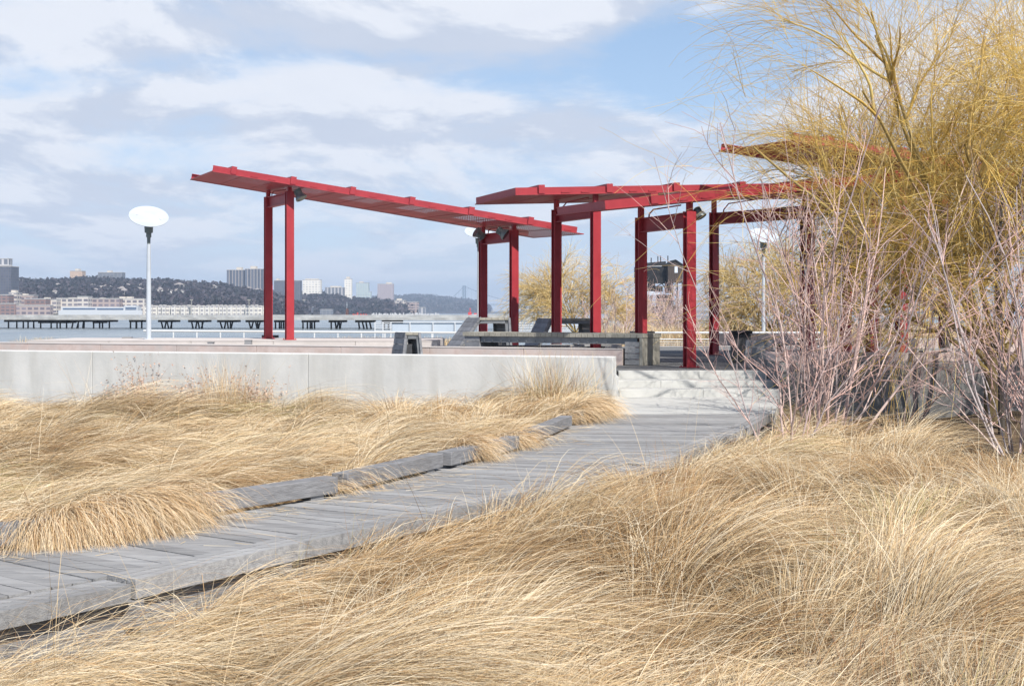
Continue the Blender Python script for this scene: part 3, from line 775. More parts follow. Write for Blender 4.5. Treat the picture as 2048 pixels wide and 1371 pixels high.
# ------------------------------------------------------------------ railings
root = thing('pipe_railing', (X(287, 54), 54, -0.2), 'long white pipe railing along the water behind the left pergola', 'railing')
zr = Z(661, 54)
m = MB(); m.tube([(X(287, 54), 54, zr), (X(985, 54), 54, Z(665.5, 54))], 0.042, 8); m.build('top_rail', m_white, root)
for i in range(15):
    px = 300 + i * 47; m = MB(); m.bar((X(px, 54), 54, -0.2), (X(px, 54), 54, zr - 0.04), 0.05, 0.035, (0, 1, 0)); m.build('rail_post', m_white, root)
root = thing('pipe_railing', (X(1310, 50), 50, -0.2), 'white pipe railing between the two nearest red posts', 'railing')
m = MB()
for yy, r in ((665, 0.04), (678, 0.022), (683.5, 0.012), (688, 0.010), (692, 0.010), (696, 0.01), (700, 0.01)): m.tube([(X(1296, 50), 50, Z(yy, 50)), (X(1640, 50), 50, Z(yy, 50))], r, 6)
m.build('rail', m_white, root)
for px in (1300, 1420, 1540, 1638):
    m = MB(); m.bar((X(px, 50), 50.05, -0.2), (X(px, 50), 50.05, Z(665, 50)), 0.04, 0.04, (0, 1, 0)); m.build('rail_post', m_white, root)
m_panel = mat('pale translucent panel', (0.42, 0.48, 0.55), 0.4, (0.46, 0.52, 0.58), 1)
root = thing('gangway_railing', (X(750, 92), 92, -0.5), 'white panelled gangway railing in front of the old pier', 'railing')
m = MB(); z1 = Z(644, 92)
for z_ in (z1, z1 - 0.12, z1 - 0.27, z1 - 0.42, z1 - 0.6): m.tube([(X(750, 92), 92, z_), (X(782, 92), 92, z_)], 0.03, 6)
m.tube([(X(782, 92), 92, z1), (X(925, 92), 92, z1)], 0.035, 6); m.build('rail', m_white, root)
for px in (750, 766, 782, 820, 866, 910):
    m = MB(); m.bar((X(px, 92), 92, -2.0), (X(px, 92), 92, z1), 0.07, 0.07, (0, 1, 0)); m.build('rail_post', m_white, root)
m = MB(); m.box(X(784, 92), X(925, 92), 92.08, 92.1, z1 - 0.72, z1 - 0.08); m.build('panel', m_panel, root)
root = thing('gangway_railing', (X(985, 84), 84, -0.2), 'white slatted railing behind the middle benches', 'railing')
m = MB()
for yy in (645.5, 650, 653, 656.5, 660, 663): m.tube([(X(988, 84), 84, Z(yy, 84)), (X(1205, 84), 84, Z(yy, 84))], 0.03, 6)
m.build('rail', m_white, root)
for px in (990, 1003, 1045, 1088, 1130, 1170, 1204):
    m = MB(); m.bar((X(px, 84), 84.06, -0.2), (X(px, 84), 84.06, Z(645.5, 84)), 0.05, 0.05, (0, 1, 0)); m.build('rail_post', m_white, root)
root = thing('wire_fence', (X(1200, 100), 100, -0.2), 'thin dark wire fence in front of the tan reeds by the old transfer bridge', 'fence')
m = MB(); m.tube([(X(1200, 100), 100, Z(637, 100)), (X(1470, 100), 100, Z(637, 100))], 0.025, 5)
for px in range(1205, 1475, 33): m.tube([(X(px, 100), 100, -0.2), (X(px, 100), 100, Z(636, 100))], 0.02, 5)
m.build('wire_and_posts', m_steel, root)

# ------------------------------------------------------------------ old pier
PD0, PD1 = 322.0, 300.0


def pier_d(px): return PD0 + (PD1 - PD0) * (px / 1060.0)


root = thing('old_pier', (X(400, 312), 312, -2.2), 'long ruined concrete pier on black piles crossing the river', 'pier')
m = MB(); pts = [(-160, 631, 640), (1090, 632, 640)]
a = Vector((X(-160, pier_d(-160)), pier_d(-160), 0)); b = Vector((X(1090, pier_d(1090)), pier_d(1090), 0)); t = (b - a).normalized(); n = Vector((-t.y, t.x, 0))
m.obox(a + Vector((0, 0, Z(634.5, 312))), b - a, n * 12, (0, 0, -0.62)); m.build('deck', m_pdeck, root)
m = MB(); m.obox(a + n * 11.5 + Vector((0, 0, Z(634.4, 312))), (b - a), n * 0.4, (0, 0, 0.58))
m.obox(a + n * 0.3 + t * (X(162, 320) - a.x) + Vector((0, 0, Z(634.4, 312))), t * (X(212, 320) - X(162, 320)), n * 3, (0, 0, 0.6)); m.build('parapet', m_pdeck, root)
m = MB(); k = 160
for i in range(k):
    p = a.lerp(b, i / k) + n * 0.4; m.bar(p + Vector((0, 0, Z(634.5, 312))), p + Vector((0, 0, Z(631.5, 312))), 0.07, 0.07, (0, 1, 0))
m.bar(a + n * 0.4 + Vector((0, 0, Z(631.3, 312))), b + n * 0.4 + Vector((0, 0, Z(631.3, 312))), 0.06, 0.06); m.build('guard_rail', mat('pier rail grey', (0.30, 0.34, 0.38), 0.7), root)
rnd = random.Random(8)
bents = [(8, 64, 'v'), (76, 129, 'v'), (140, 163, 'x'), (185, 192, 'v'), (200, 214, 'v'), (258, 278, 'v'), (316, 342, 'a'), (376, 406, 'a'), (434, 466, 'a'), (491, 520, 'a'), (548, 568, 'v'), (603, 628, 'v'), (657, 685, 'x'), (710, 744, 'x'), (763, 800, 'v')]
zdeck = Z(634.5, 312) - 0.62
for (p0_, p1_, st_) in bents:
    d = pier_d(p0_) + 1.0
    hc = 0.55 if rnd.random() < 0.7 else 0.85
    m = MB(); m.box(X(p0_, d), X(p1_, d), d, d + 9, zdeck - hc, zdeck - 0.01); m.build('pile_cap', m_pile, root)
    k = 5 if p1_ - p0_ > 15 else 2
    for i in range(k):
        f = (i + 0.3 + rnd.random() * 0.4) / k; xt = X(p0_ + (p1_ - p0_) * (f if st_ == 'v' else 0.5 + (f - 0.5) * 0.75), d); lean = 0
        if st_ == 'a': lean = (f - 0.5) * 2.6 * (1 if i % 2 else -0.6) + rnd.uniform(-.1, .1)
        if st_ == 'x': lean = rnd.uniform(-0.6, 0.6)
        yy = d + 0.4 + (i % 3) * 3
        m = MB(); m.tube([(xt, yy, zdeck - hc), (xt + lean, yy, -3.0)], [0.19, 0.22], 7); m.build('pile', m_pile, root)
m = MB(); m.box(X(-160, 326), X(800, 306), 318, 319, -2.6, -2.12); m.build('waler', m_pile, root)

# ------------------------------------------------------------------ old transfer bridge gantry
D = 400.0
root = thing('transfer_bridge', (X(1328, D), D, -2.2), 'black ruined timber gantry with a pitched roof housing on lattice legs', 'gantry')
x0, x1, xm = X(1272, D), X(1332, D), X(1362, D)
m = MB()     # near gabled end house and long shed behind
m.prism([(X(1333, D), D - 4, Z(566, D)), (xm, D - 4, Z(566, D)), (xm, D - 4, Z(531, D)), (X(1348, D), D - 4, Z(522, D)), (X(1333, D), D - 4, Z(531, D))], (-0.2, 0.4, 0))
m.prism([(X(1333, D), D - 3.6, Z(566, D)), (X(1333.8, D), D - 3.6, Z(566, D)), (X(1333.8, D), D - 3.6, Z(531, D)), (X(1333, D), D - 3.6, Z(531, D))], (-0.6, 9, 0))
m.prism([(X(1361, D), D - 3.6, Z(566, D)), (xm, D - 3.6, Z(566, D)), (xm, D - 3.6, Z(531, D)), (X(1361, D), D - 3.6, Z(531, D))], (-0.6, 9, 0))
m.build('end_house', m_gantryw, root)
m = MB(); m.box(x0, X(1333, D), D - 1, D + 6, Z(566, D), Z(533, D)); m.box(x0, X(1334, D), D - 1.6, D - 1.05, Z(566, D), Z(548, D)); m.build('machinery_shed', m_gantry, root)
m = MB(); m.prism([(X(1331, D), D - 4.4, Z(532, D)), (X(1348, D), D - 4.4, Z(521.5, D)), (X(1364, D), D - 4.4, Z(532, D)), (X(1364, D), D - 4.4, Z(530.3, D)), (X(1348, D), D - 4.4, Z(519.8, D)), (X(1331, D), D - 4.4, Z(530.3, D))], (-0.5, 10, 0))
m.prism([(x0 - .3, D - 1.4, Z(533, D)), (X(1331, D), D - 1.4, Z(531, D)), (X(1334, D), D + 3, Z(523, D)), (x0 + .3, D + 3, Z(528, D))], (0, 0, 0.25)); m.build('roof', m_gantry, root)
m = MB(); m.box(X(1346, D), X(1352, D), D - 4.05, D - 3.98, Z(546, D), Z(534, D)); m.build('window_panel', mat('painted daylight', (0.62, 0.68, 0.75), 0.6), root)  # solid panel; daylight through the opening is put into its pale colour
for px, yt in ((1303, 515), (1316.5, 512), (1322, 511), (1336.5, 511)):
    m = MB(); m.bar((X(px, D), D + 1, Z(530, D)), (X(px, D), D + 1, Z(yt, D)), 0.28, 0.28, (0, 1, 0)); m.build('mast', m_gantry, root)
m = MB()
for (pa, pb) in ((1284, 1294), (1343, 1352), (1362, 1371)):
    for pz in (pa, pb): m.bar((X(pz, D), D - 3, -3), (X(pz, D), D - 3, Z(565, D)), 0.35, 0.35, (0, 1, 0))
    y_ = 565
    while y_ < 640:
        m.bar((X(pa, D), D - 3, Z(y_, D)), (X(pb, D), D - 3, Z(y_ + 10, D)), 0.14, 0.14, (0, 1, 0)); m.bar((X(pb, D), D - 3, Z(y_, D)), (X(pa, D), D - 3, Z(y_ + 10, D)), 0.14, 0.14, (0, 1, 0)); y_ += 10
m.build('lattice_leg', m_gantry, root)
m = MB(); m.box(X(1296, D), X(1309, D), D - 2, D + 1, Z(586, D), Z(566, D)); m.box(X(1308, D), X(1324, D), D - 2, D + 1, Z(583, D), Z(572, D)); m.box(X(1330, D), X(1342, D), D - 2, D + 1, Z(586, D), Z(560, D))
m.bar((X(1309, D), D - 2, Z(575, D)), (X(1324, D), D - 2, Z(566, D)), 0.3, 0.3, (0, 1, 0)); m.bar((X(1322, D), D - 2, Z(566, D)), (X(1334, D), D - 2, Z(584, D)), 0.3, 0.3, (0, 1, 0)); m.box(X(1290, D), X(1372, D), D - 2, D + 1, -3, Z(612, D)); m.box(X(1313, D), X(1343, D), D - 1, D + 1, Z(612, D), Z(589, D)); m.build('machinery', m_gantry, root)
lamp(1303, 586, 130, -0.2, 'small distant white lamp disc in front of the black gantry', 0.9, 12, 3)

# ------------------------------------------------------------------ plants: generic branch grower


class Plant:
    def __init__(s, seed): s.r = np.random.RandomState(seed); s.P = []; s.R = []; s.C = []; s.lv = []

    def grow(s, p, d, L_, r0, r1, grav, wob, K=8, level=0, col=(1, 1, 1)):
        pts = np.zeros((K, 3)); pts[0] = p; d = np.array(d, dtype=float); d /= np.linalg.norm(d); step = L_ / (K - 1); dirs = [d.copy()]
        for i in range(1, K):
            d = d + s.r.normal(0, wob, 3) + np.array([0, 0, grav * step]); d /= np.linalg.norm(d)
            pts[i] = pts[i - 1] + d * step; dirs.append(d.copy())
        s.P.append(pts); s.R.append(np.linspace(r0, r1, K)); s.C.append(col); s.lv.append(level)
        return pts, np.array(dirs)

    def mesh(s, levels, name, m_, parent, sides=3):
        idx = [i for i, l in enumerate(s.lv) if l in levels]
        if not idx: return None
        P_ = np.array([s.P[i] for i in idx]); R_ = np.array([s.R[i] for i in idx]); C_ = np.array([s.C[i] for i in idx])
        V, Fq = strands(P_, R_, sides)
        col = np.repeat(C_, P_.shape[1] * sides, axis=0)
        return np_obj(name, V, Fq, m_, parent, color=col, smooth=True)


def rot_about(d, ang, rs):
    """a direction at angle ang from d, random roll"""
    d = d / np.linalg.norm(d); a = np.cross(d, rs.normal(0, 1, 3)); a /= np.linalg.norm(a) + 1e-9
    return d * math.cos(ang) + a * math.sin(ang)


def zmin_clamp(pl, z):
    for p in pl.P: p[:, 2] = np.maximum(p[:, 2], z)


YEL = np.array([(0.88, 0.60, 0.15), (0.78, 0.50, 0.10), (0.92, 0.70, 0.24), (0.58, 0.36, 0.09), (0.82, 0.62, 0.28)])
RED = np.array([(0.56, 0.40, 0.35), (0.42, 0.32, 0.30), (0.62, 0.48, 0.43), (0.46, 0.40, 0.39), (0.30, 0.25, 0.24)])


def willow(base, label, limbs, n2, n3, n4, seed, scale=1.0, trunk_h=1.0, tr=0.16, pal=YEL, tw=0.0032, thing_name='willow_tree', cat='tree', zmin=-0.4, twl=(0.9, 2.1), droop=-0.55, limb_bark=(0.33, 0.24, 0.085), prune=None):
    pl = Plant(seed); rs = pl.r; b = np.array(base, dtype=float)
    root = thing(thing_name, base, label, cat)
    tp, td = pl.grow(b, (0.02, 0, 1), trunk_h, tr, tr * 0.85, 0, 0.02, level=0, col=(1, 1, 1))
    bark = np.array(limb_bark)
    for (az, el, L1) in limbs:
        a, e = math.radians(az), math.radians(el); d = np.array([math.sin(a) * math.cos(e), math.cos(a) * math.cos(e), math.sin(e)])
        st_ = tp[rs.randint(4, 8)]
        p1, d1 = pl.grow(st_, d, L1 * scale, tr * 0.33, tr * 0.10, -0.02 / scale, 0.07, K=8, level=1, col=bark * rs.uniform(0.6, 1.0))
        for _ in range(n2):
            t = rs.uniform(0.22, 0.98); i = min(int(t * 7), 6); f = t * 7 - i; q = p1[i] * (1 - f) + p1[i + 1] * f
            dd = rot_about(d1[i], rs.uniform(0.4, 1.0), rs); dd[2] += 0.12
            p2, d2 = pl.grow(q, dd, rs.uniform(1.6, 3.0) * scale * (1.15 - 0.4 * t), tr * 0.16, tr * 0.05, -0.10 / scale, 0.09, K=8, level=2, col=(bark * 0.5 + YEL[rs.randint(5)] * 0.5 if pal is YEL else pal[rs.randint(5)] * 0.8))
            for _ in range(n3):
                t = rs.uniform(0.15, 1.0); i = min(int(t * 7), 6)
                dd = rot_about(d2[i], rs.uniform(0.3, 0.9), rs)
                p3, d3 = pl.grow(p2[i], dd, rs.uniform(0.8, 1.7) * scale, tw * 2.0 * scale, tw * 1.3 * scale, droop * 0.55 / scale, 0.12, K=8, level=3, col=pal[rs.randint(5)] * rs.uniform(0.7, 1.0))
                for _ in range(n4):
                    t = rs.uniform(0.1, 1.0); i = min(int(t * 7), 6)
                    dd = rot_about(d3[i], rs.uniform(0.15, 0.7), rs)
                    pl.grow(p3[i], dd, rs.uniform(*twl) * scale, tw * 1.2 * scale, tw * 0.6 * scale, droop / scale, 0.10, K=8, level=4, col=pal[rs.randint(5)] * rs.uniform(0.75, 1.1))
    zmin_clamp(pl, zmin)
    if prune is not None:
        keep = [i for i in range(len(pl.P)) if pl.lv[i] < 2 or rs.uniform() > prune(pl.P[i].mean(axis=0), pl.lv[i])]
        pl.P = [pl.P[i] for i in keep]; pl.R = [pl.R[i] for i in keep]; pl.C = [pl.C[i] for i in keep]; pl.lv = [pl.lv[i] for i in keep]
    pl.mesh((0,), 'trunk', m_bark if pal is YEL else m_barkd, root, 9)
    pl.mesh((1, 2), 'limbs', m_twig, root, 6)
    pl.mesh((3, 4), 'crown', m_twig, root, 3)
    return root


# the big willow on the right
def thin_crown(c, lv):
    x, y, z = c; pr = 0.0; h = max(z - 0.2, 0); sx = x - 0.452 * h; sy = y + 0.816 * h
    if 1.4 < sx < 5.4 and 22.0 < sy < 28.0: pr = 0.85 if lv == 2 else 0.93          # twigs whose shadow would reach the steps are thinned to keep them sunlit
    r = x * 24.0 / y
    if r < 3.7: pr = max(pr, 0.93)
    if z < 4.6 and r < 5.1 + (4.6 - z) * 0.35: pr = max(pr, 0.94)
    return pr


willow((9.0, 24.3, -0.45), 'large yellow twigged weeping willow filling the upper right, in front of the retaining wall',
       [(268, 50, 6.2), (282, 62, 6.4), (255, 58, 6.0), (300, 46, 5.0), (245, 44, 5.2), (264, 72, 7.0), (20, 75, 6.5), (340, 60, 5.2), (180, 62, 5.0), (210, 50, 4.6), (90, 58, 5.5), (60, 66, 6.0), (120, 50, 5.0), (275, 26, 3.6)],
       11, 9, 9, 11, trunk_h=1.5, tr=0.19, tw=0.0034, droop=-0.26, twl=(0.9, 2.3), prune=thin_crown)


def shrub(base, label, stems, seed, n2=10, n3=4, pal=RED, r=0.013, hscale=1.0, name='bare_shrub', spread=0.25, dirx=(-0.3, 0.5), cat='shrub', ymul=1.0, elo=52, ehi=84, group=None):
    pl = Plant(seed); rs = pl.r; root = thing(name, base, label, cat, group); b = np.array(base, dtype=float)
    for _ in range(stems):
        az = rs.uniform(0, 2 * math.pi); e = math.radians(rs.uniform(elo, ehi))
        d = np.array([math.cos(az) * math.cos(e), math.sin(az) * math.cos(e) * ymul, math.sin(e)]); d[0] += rs.uniform(*dirx) * math.cos(e)
        st_ = b + np.array([math.cos(az) * spread * rs.uniform(.2, 1), math.sin(az) * spread * rs.uniform(.2, 1), -0.05])
        L1 = rs.uniform(2.0, 4.0) * hscale
        rr = r * rs.uniform(0.6, 1.25)
        p1, d1 = pl.grow(st_, d, L1, rr, rr * 0.3, 0.05, 0.08, level=1, col=pal[rs.randint(5)] * rs.uniform(0.75, 1.15))
        for _ in range(n2):
            t = rs.uniform(0.15, 0.97); i = min(int(t * 7), 6); f = t * 7 - i; q = p1[i] * (1 - f) + p1[i + 1] * f
            dd = rot_about(d1[i], rs.uniform(0.35, 0.85), rs)
            p2, d2 = pl.grow(q, dd, rs.uniform(0.5, 1.5) * hscale * (1.1 - 0.5 * t), rr * 0.42, rr * 0.18, 0.05, 0.09, level=2, col=pal[rs.randint(5)] * rs.uniform(0.85, 1.2) * np.array([1.06, 0.96, 0.94]))
            for _ in range(n3):
                i = rs.randint(1, 8); dd = rot_about(d2[min(i, 7)], rs.uniform(0.4, 0.9), rs)
                pl.grow(p2[min(i, 7)], dd, rs.uniform(0.15, 0.6) * hscale, rr * 0.2, rr * 0.11, 0.0, 0.10, level=3, col=pal[rs.randint(5)] * rs.uniform(0.85, 1.2) * np.array([1.08, 0.93, 0.90]))
    pl.mesh((1,), 'stems', m_twig, root, 6); pl.mesh((2, 3), 'twigs', m_twig, root, 4)
    return root


shrub((X(1660, 20.5), 20.5, -0.42), 'dense bare shrub with pinkish grey stems fanning up beside the right edge of the boardwalk', 24, 21, n2=9, r=0.020, spread=0.45, dirx=(0.15, 0.9), hscale=1.40, n3=3, elo=56)
shrub((X(1574, 17.6), 17.6, -0.45), 'sparse bare shrub of a few pink stems leaning left over the boardwalk', 7, 47, n2=9, r=0.015, spread=0.25, dirx=(-0.9, 0.3), hscale=0.75, elo=58, ehi=82)
shrub((X(2035, 19.0), 19.0, -0.45), 'bare pink and grey shrub at the right edge of the photo', 15, 33, n2=10, r=0.019, spread=0.4, dirx=(-0.9, 0.3), hscale=1.25, n3=3, elo=56)
shrub((X(1800, 23.2), 23.2, -0.45), 'bare pinkish shrub standing against the stained retaining wall', 9, 37, n2=11, r=0.013, spread=0.4, dirx=(-0.3, 0.5), hscale=0.9)
BRN = np.array([(0.17, 0.115, 0.06), (0.24, 0.16, 0.07), (0.13, 0.09, 0.055), (0.30, 0.21, 0.08), (0.19, 0.14, 0.09)])
willow((11.0, 33.0, 0.45), 'dark brown twiggy tree behind the big willow on the plaza', [(270, 40, 3.4), (250, 60, 4.0), (300, 55, 4.0), (0, 70, 4.5), (180, 55, 3.6), (90, 50, 4.2), (60, 65, 4.2), (225, 42, 3.6), (280, 70, 4.0)],
       9, 8, 4, 17, trunk_h=1.2, tr=0.13, pal=BRN, tw=0.006, thing_name='bare_tree', zmin=0.6, twl=(0.5, 1.3))
m = MB(); 
root = thing('young_tree', (X(2003, 21.5), 21.5, -0.45), 'slim black trunked young tree at the right beside the willow trunk', 'tree')
m.tube([(X(2003, 21.5), 21.5, -0.5), (X(2002, 21.5), 21.5, 1.0), (X(1995, 21.5), 21.5, 2.4), (X(2010, 21.5), 21.6, 3.8)], [0.06, 0.05, 0.04, 0.025], 8); m.build('trunk', m_barkd, root)
pl = Plant(5)
for i in range(26):
    q = np.array([X(2000, 21.5), 21.5, pl.r.uniform(0.8, 3.7)]); az = pl.r.uniform(0, 6.3)
    p2, d2 = pl.grow(q, (math.cos(az), math.sin(az), 0.7), pl.r.uniform(0.8, 1.6), 0.014, 0.005, 0.05, 0.08, level=2, col=BRN[pl.r.randint(5)])
    for _ in range(6): pl.grow(p2[pl.r.randint(2, 8)], rot_about(d2[5], 0.6, pl.r), pl.r.uniform(0.3, 0.8), 0.006, 0.003, 0, 0.1, level=3, col=BRN[pl.r.randint(5)])
pl.mesh((2, 3), 'crown', m_twig, root, 4)

# background plants beyond the plaza
PALE = YEL * 0.75 + 0.13
willow((X(1150, 72), 72, -0.2), 'round pale yellow willow behind the middle pergola posts', [(270, 40, 2.6), (300, 60, 3.0), (0, 75, 3.4), (60, 60, 3.0), (90, 38, 2.8), (240, 52, 2.8), (130, 50, 2.8), (200, 66, 3.0)],
       9, 8, 5, 23, trunk_h=0.7, tr=0.14, pal=PALE, tw=0.0085, zmin=-0.1, twl=(0.6, 1.5), scale=0.95, thing_name='willow_tree')
willow((X(1560, 60), 60, -0.2), 'golden brown willow behind the lamp post at the right', [(270, 38, 3.2), (300, 60, 3.4), (0, 75, 3.6), (60, 60, 3.4), (90, 35, 3.6), (240, 52, 3.2), (110, 55, 3.6), (200, 60, 3.2), (260, 24, 2.6)],
       9, 8, 5, 29, trunk_h=0.7, tr=0.16, pal=PALE * 0.88, tw=0.0085, zmin=-0.1, twl=(0.6, 1.6), thing_name='willow_tree', scale=1.0)
willow((X(1760, 56), 56, -0.2), 'yellow brown willow far behind the big willow', [(270, 38, 3.6), (300, 60, 3.8), (0, 75, 4.0), (60, 60, 3.8), (90, 35, 3.8), (240, 52, 3.4), (110, 55, 3.6)],
       9, 8, 4, 31, trunk_h=0.7, tr=0.16, pal=YEL * 0.7, tw=0.009, zmin=-0.1, twl=(0.6, 1.6), thing_name='willow_tree')
PNK = RED * 0.8 + 0.12
for (px, d, sd, hs, n_, lab) in ((1225, 68, 51, 0.95, 22, 'pale pink grey shrub right of the round pale willow'), (1318, 90, 52, 1.12, 34, 'purplish bare shrub below the black gantry'),
                             (1350, 86, 53, 0.95, 26, 'bare shrub in front of the right legs of the black gantry'), (1405, 74, 54, 0.9, 16, 'thin bare shrub just right of the nearest red post'), (1272, 82, 55, 0.6, 18, 'low bare shrub behind the far left post of the nearest pergola')):
    shrub((X(px, d), d, -0.2), lab, n_, sd, n2=9, n3=3, pal=PNK, r=0.03, hscale=hs, spread=0.9, dirx=(-0.3, 0.3))

# ------------------------------------------------------------------ grass
STRAW = np.array([(0.76, 0.61, 0.40), (0.88, 0.77, 0.57), (0.58, 0.38, 0.19), (0.70, 0.53, 0.30), (0.32, 0.175, 0.08), (0.44, 0.39, 0.18)])


def wave(x, y, s):
    return (np.sin(x * 0.9 * s + 1.3 + 0.8 * np.sin(y * 0.7 * s)) + np.sin(y * 1.1 * s - 0.6 + 1.1 * np.sin(x * 0.53 * s + 2)) + 0.7 * np.sin((x + y) * 1.7 * s + 0.4)) / 2.7


def blades(x, y, z, az, L_, e0, e1, w, tint, K=7, pw=1.15, bmax=None):
    n = len(x); t = np.linspace(0, 1, K)[None, :]
    el = e0[:, None] + (e1 - e0)[:, None] * t ** pw
    azt = az[:, None] + (np.random.RandomState(4).normal(0, 0.25, n))[:, None] * t
    st_ = (L_ / (K - 1))[:, None]
    dx = np.cos(el) * np.cos(azt) * st_; dy = np.cos(el) * np.sin(azt) * st_; dz = np.sin(el) * st_
    Pp = np.zeros((n, K, 3))
    Pp[:, 0] = np.stack([x, y, z], -1)
    Pp[:, 1:, 0] = x[:, None] + np.cumsum(dx[:, :-1], 1); Pp[:, 1:, 1] = y[:, None] + np.cumsum(dy[:, :-1], 1); Pp[:, 1:, 2] = z[:, None] + np.cumsum(dz[:, :-1], 1)
    Pp[..., 2] = np.maximum(Pp[..., 2], (z + 0.01)[:, None])
    tw = np.random.RandomState(9).uniform(-0.9, 0.9, n)
    side = np.stack([-np.sin(azt) * np.cos(tw)[:, None], np.cos(azt) * np.cos(tw)[:, None], np.broadcast_to(np.sin(tw)[:, None], azt.shape)], -1)
    ww = w[:, None] * (1 - 0.85 * t ** 2.2) / 2
    A = Pp - side * ww[..., None]; B = Pp + side * ww[..., None]
    V = np.stack([A, B], 2).reshape(-1, 3)
    base = (np.arange(n) * K * 2)[:, None]; i = (np.arange(K - 1) * 2)[None, :]
    Fq = np.stack([base + i, base + i + 1, base + i + 3, base + i + 2], -1).reshape(-1, 4)
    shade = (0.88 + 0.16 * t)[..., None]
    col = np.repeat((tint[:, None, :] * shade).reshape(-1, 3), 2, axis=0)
    return V, Fq, col


def bare(x, y):      # thin, trodden soil under the willow
    return 0.93 * np.clip((y - 15.6) / 1.4, 0, 1) * np.clip((x - 5.2) / 0.8, 0, 1)


def grass_bed(name, label, inside, yr, seed, lean0, hfun, edge_row=False):
    rs = np.random.RandomState(seed); cx = []; cy = []
    y = yr[0]
    while y < yr[1]:
        sp = 0.64 + 0.006 * y; hw = 0.41 * y + 1.8
        xs = np.arange(-hw, hw, sp); cx.append(xs + rs.uniform(-0.5, 0.5, len(xs)) * sp); cy.append(np.full(len(xs), y) + rs.uniform(-0.5, 0.5, len(xs)) * sp); y += sp * 0.95
    cx = np.concatenate(cx); cy = np.concatenate(cy); k = inside(cx, cy); cx, cy = cx[k], cy[k]
    if edge_row:
        ye = np.arange(4.2, 19.5, 0.30); xe = Rx(ye) + rs.uniform(0.32, 0.55, len(ye)); cx = np.concatenate([cx, xe]); cy = np.concatenate([cy, ye])
    hole = rs.uniform(0, 1, len(cx)) < np.where(np.abs(cx - Rx(cy)) < 0.9, 0.0, 0.13) + bare(cx, cy)
    for (px, py) in ((1345, 1235), (330, 1315), (1110, 1120), (1790, 1015), (1560, 1330), (640, 1245), (290, 905), (700, 860), (110, 980), (1480, 1110)):
        dh = F * 1.95 / (py - HY); xh = X(px, dh); rr = 0.46 + 0.017 * dh
        hole |= (cx - xh) ** 2 + ((cy - dh) / 0.8) ** 2 < rr ** 2
    cx, cy = cx[~hole], cy[~hole]; n = len(cx)
    cnt = np.clip(1500 * (7.0 / np.maximum(cy, 5.0)) ** 0.85, 380, 1850) * rs.uniform(0.7, 1.3, n); cnt = cnt.astype(int)
    idx = np.repeat(np.arange(n), cnt); N_ = len(idx)
    ang = rs.uniform(0, 2 * np.pi, N_); rad = np.abs(rs.normal(0, 0.17, N_)) + (rs.uniform(0, 1, N_) < 0.14) * rs.uniform(0, 0.4, N_)
    x = cx[idx] + np.cos(ang) * rad; y = cy[idx] + np.sin(ang) * rad
    flow = lean0(cx, cy) + 0.8 * wave(cx, cy, 0.6) + rs.normal(0, 0.42, n)
    h = hfun(cx, cy) * (1.08 + 0.25 * wave(cx + 7, cy - 3, 1.1) + rs.uniform(-0.36, 0.30, n))
    tilt = rs.uniform(-16, 14, n)
    mode = rs.uniform(0, 1, N_)
    az = np.where(mode < 0.91, flow[idx] + rs.normal(0, 0.22, N_) + 0.30 * np.sin(ang - flow[idx]), ang)
    e0 = np.radians(np.where(mode < 0.9985, rs.uniform(30, 66, N_) + tilt[idx], rs.uniform(65, 88, N_)))
    e1 = np.radians(np.where(mode < 0.9985, rs.uniform(-50, -12, N_), rs.uniform(20, 60, N_)))
    L_ = h[idx] * rs.uniform(0.5, 1.3, N_); mat_ = rs.uniform(0, 1, N_) < 0.12; az[mat_] = rs.uniform(0, 6.28, mat_.sum()); L_[mat_] *= 0.6
    w = (0.0015 + 0.00020 * y) * rs.uniform(0.7, 1.3, N_)
    patch = wave(cx * 1.3 + 11, cy * 1.1, 0.8) + rs.normal(0, 0.35, n)
    ci = rs.choice([0, 1, 2, 3], N_, p=[0.33, 0.27, 0.15, 0.25]); tint = STRAW[ci].copy()
    spot = np.zeros(n)
    for (px, py, r_) in ((1400, 1000, 0.9), (1150, 1120, 0.7), (350, 1310, 0.7), (1330, 1220, 0.6), (90, 880, 1.2), (430, 1010, 0.7), (1900, 1290, 0.5), (1050, 1090, 0.6)):
        dh = F * 1.8 / (py - HY); spot = np.maximum(spot, np.exp(-((cx - X(px, dh)) ** 2 + (cy - dh) ** 2) / r_ ** 2))
    patch = patch + 3.0 * spot
    br = (patch[idx] > 0.7) & (rs.uniform(0, 1, N_) < 0.55); tint[br] = STRAW[2] * 0.76
    gr = (patch[idx] < -0.7) & (rs.uniform(0, 1, N_) < 0.45); tint[gr] = STRAW[5]
    dk = rs.uniform(0, 1, N_) < 0.08; tint[dk] = STRAW[4]
    tint *= rs.uniform(0.82, 1.12, (N_, 1)) * rs.uniform(0.80, 1.07, (n, 1))[idx]
    keep = inside(x, y); x, y, az, e0, e1, L_, w, tint = (q[keep] for q in (x, y, az, e0, e1, L_, w, tint))
    z = G(x, y) - 0.01
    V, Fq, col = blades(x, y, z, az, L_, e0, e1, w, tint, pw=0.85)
    print(name, len(x), 'blades')
    o = np_obj(name, V, Fq, m_grass, None, color=col)
    tag(o, label, 'grass', kind='stuff'); return o


def in_left(x, y): return (x < Lx(y) - 0.36) & (y < wallY(x) - 0.12)
def in_right(x, y):
    return (x > Rx(y) + 0.16) & (y < 25.2 + 0.05 * (x - 5)) & ~((y > 20.2 + 0.0 * x) & (x > 7.2) & (x < 12.5)) 


def lean_left(x, y):
    d = Lx(y) - x                                   # near the curb blades fall toward the walk
    f = np.clip(1 - d / 1.2, 0, 1)
    return 0.55 * (1 - f) + 1.3 * f


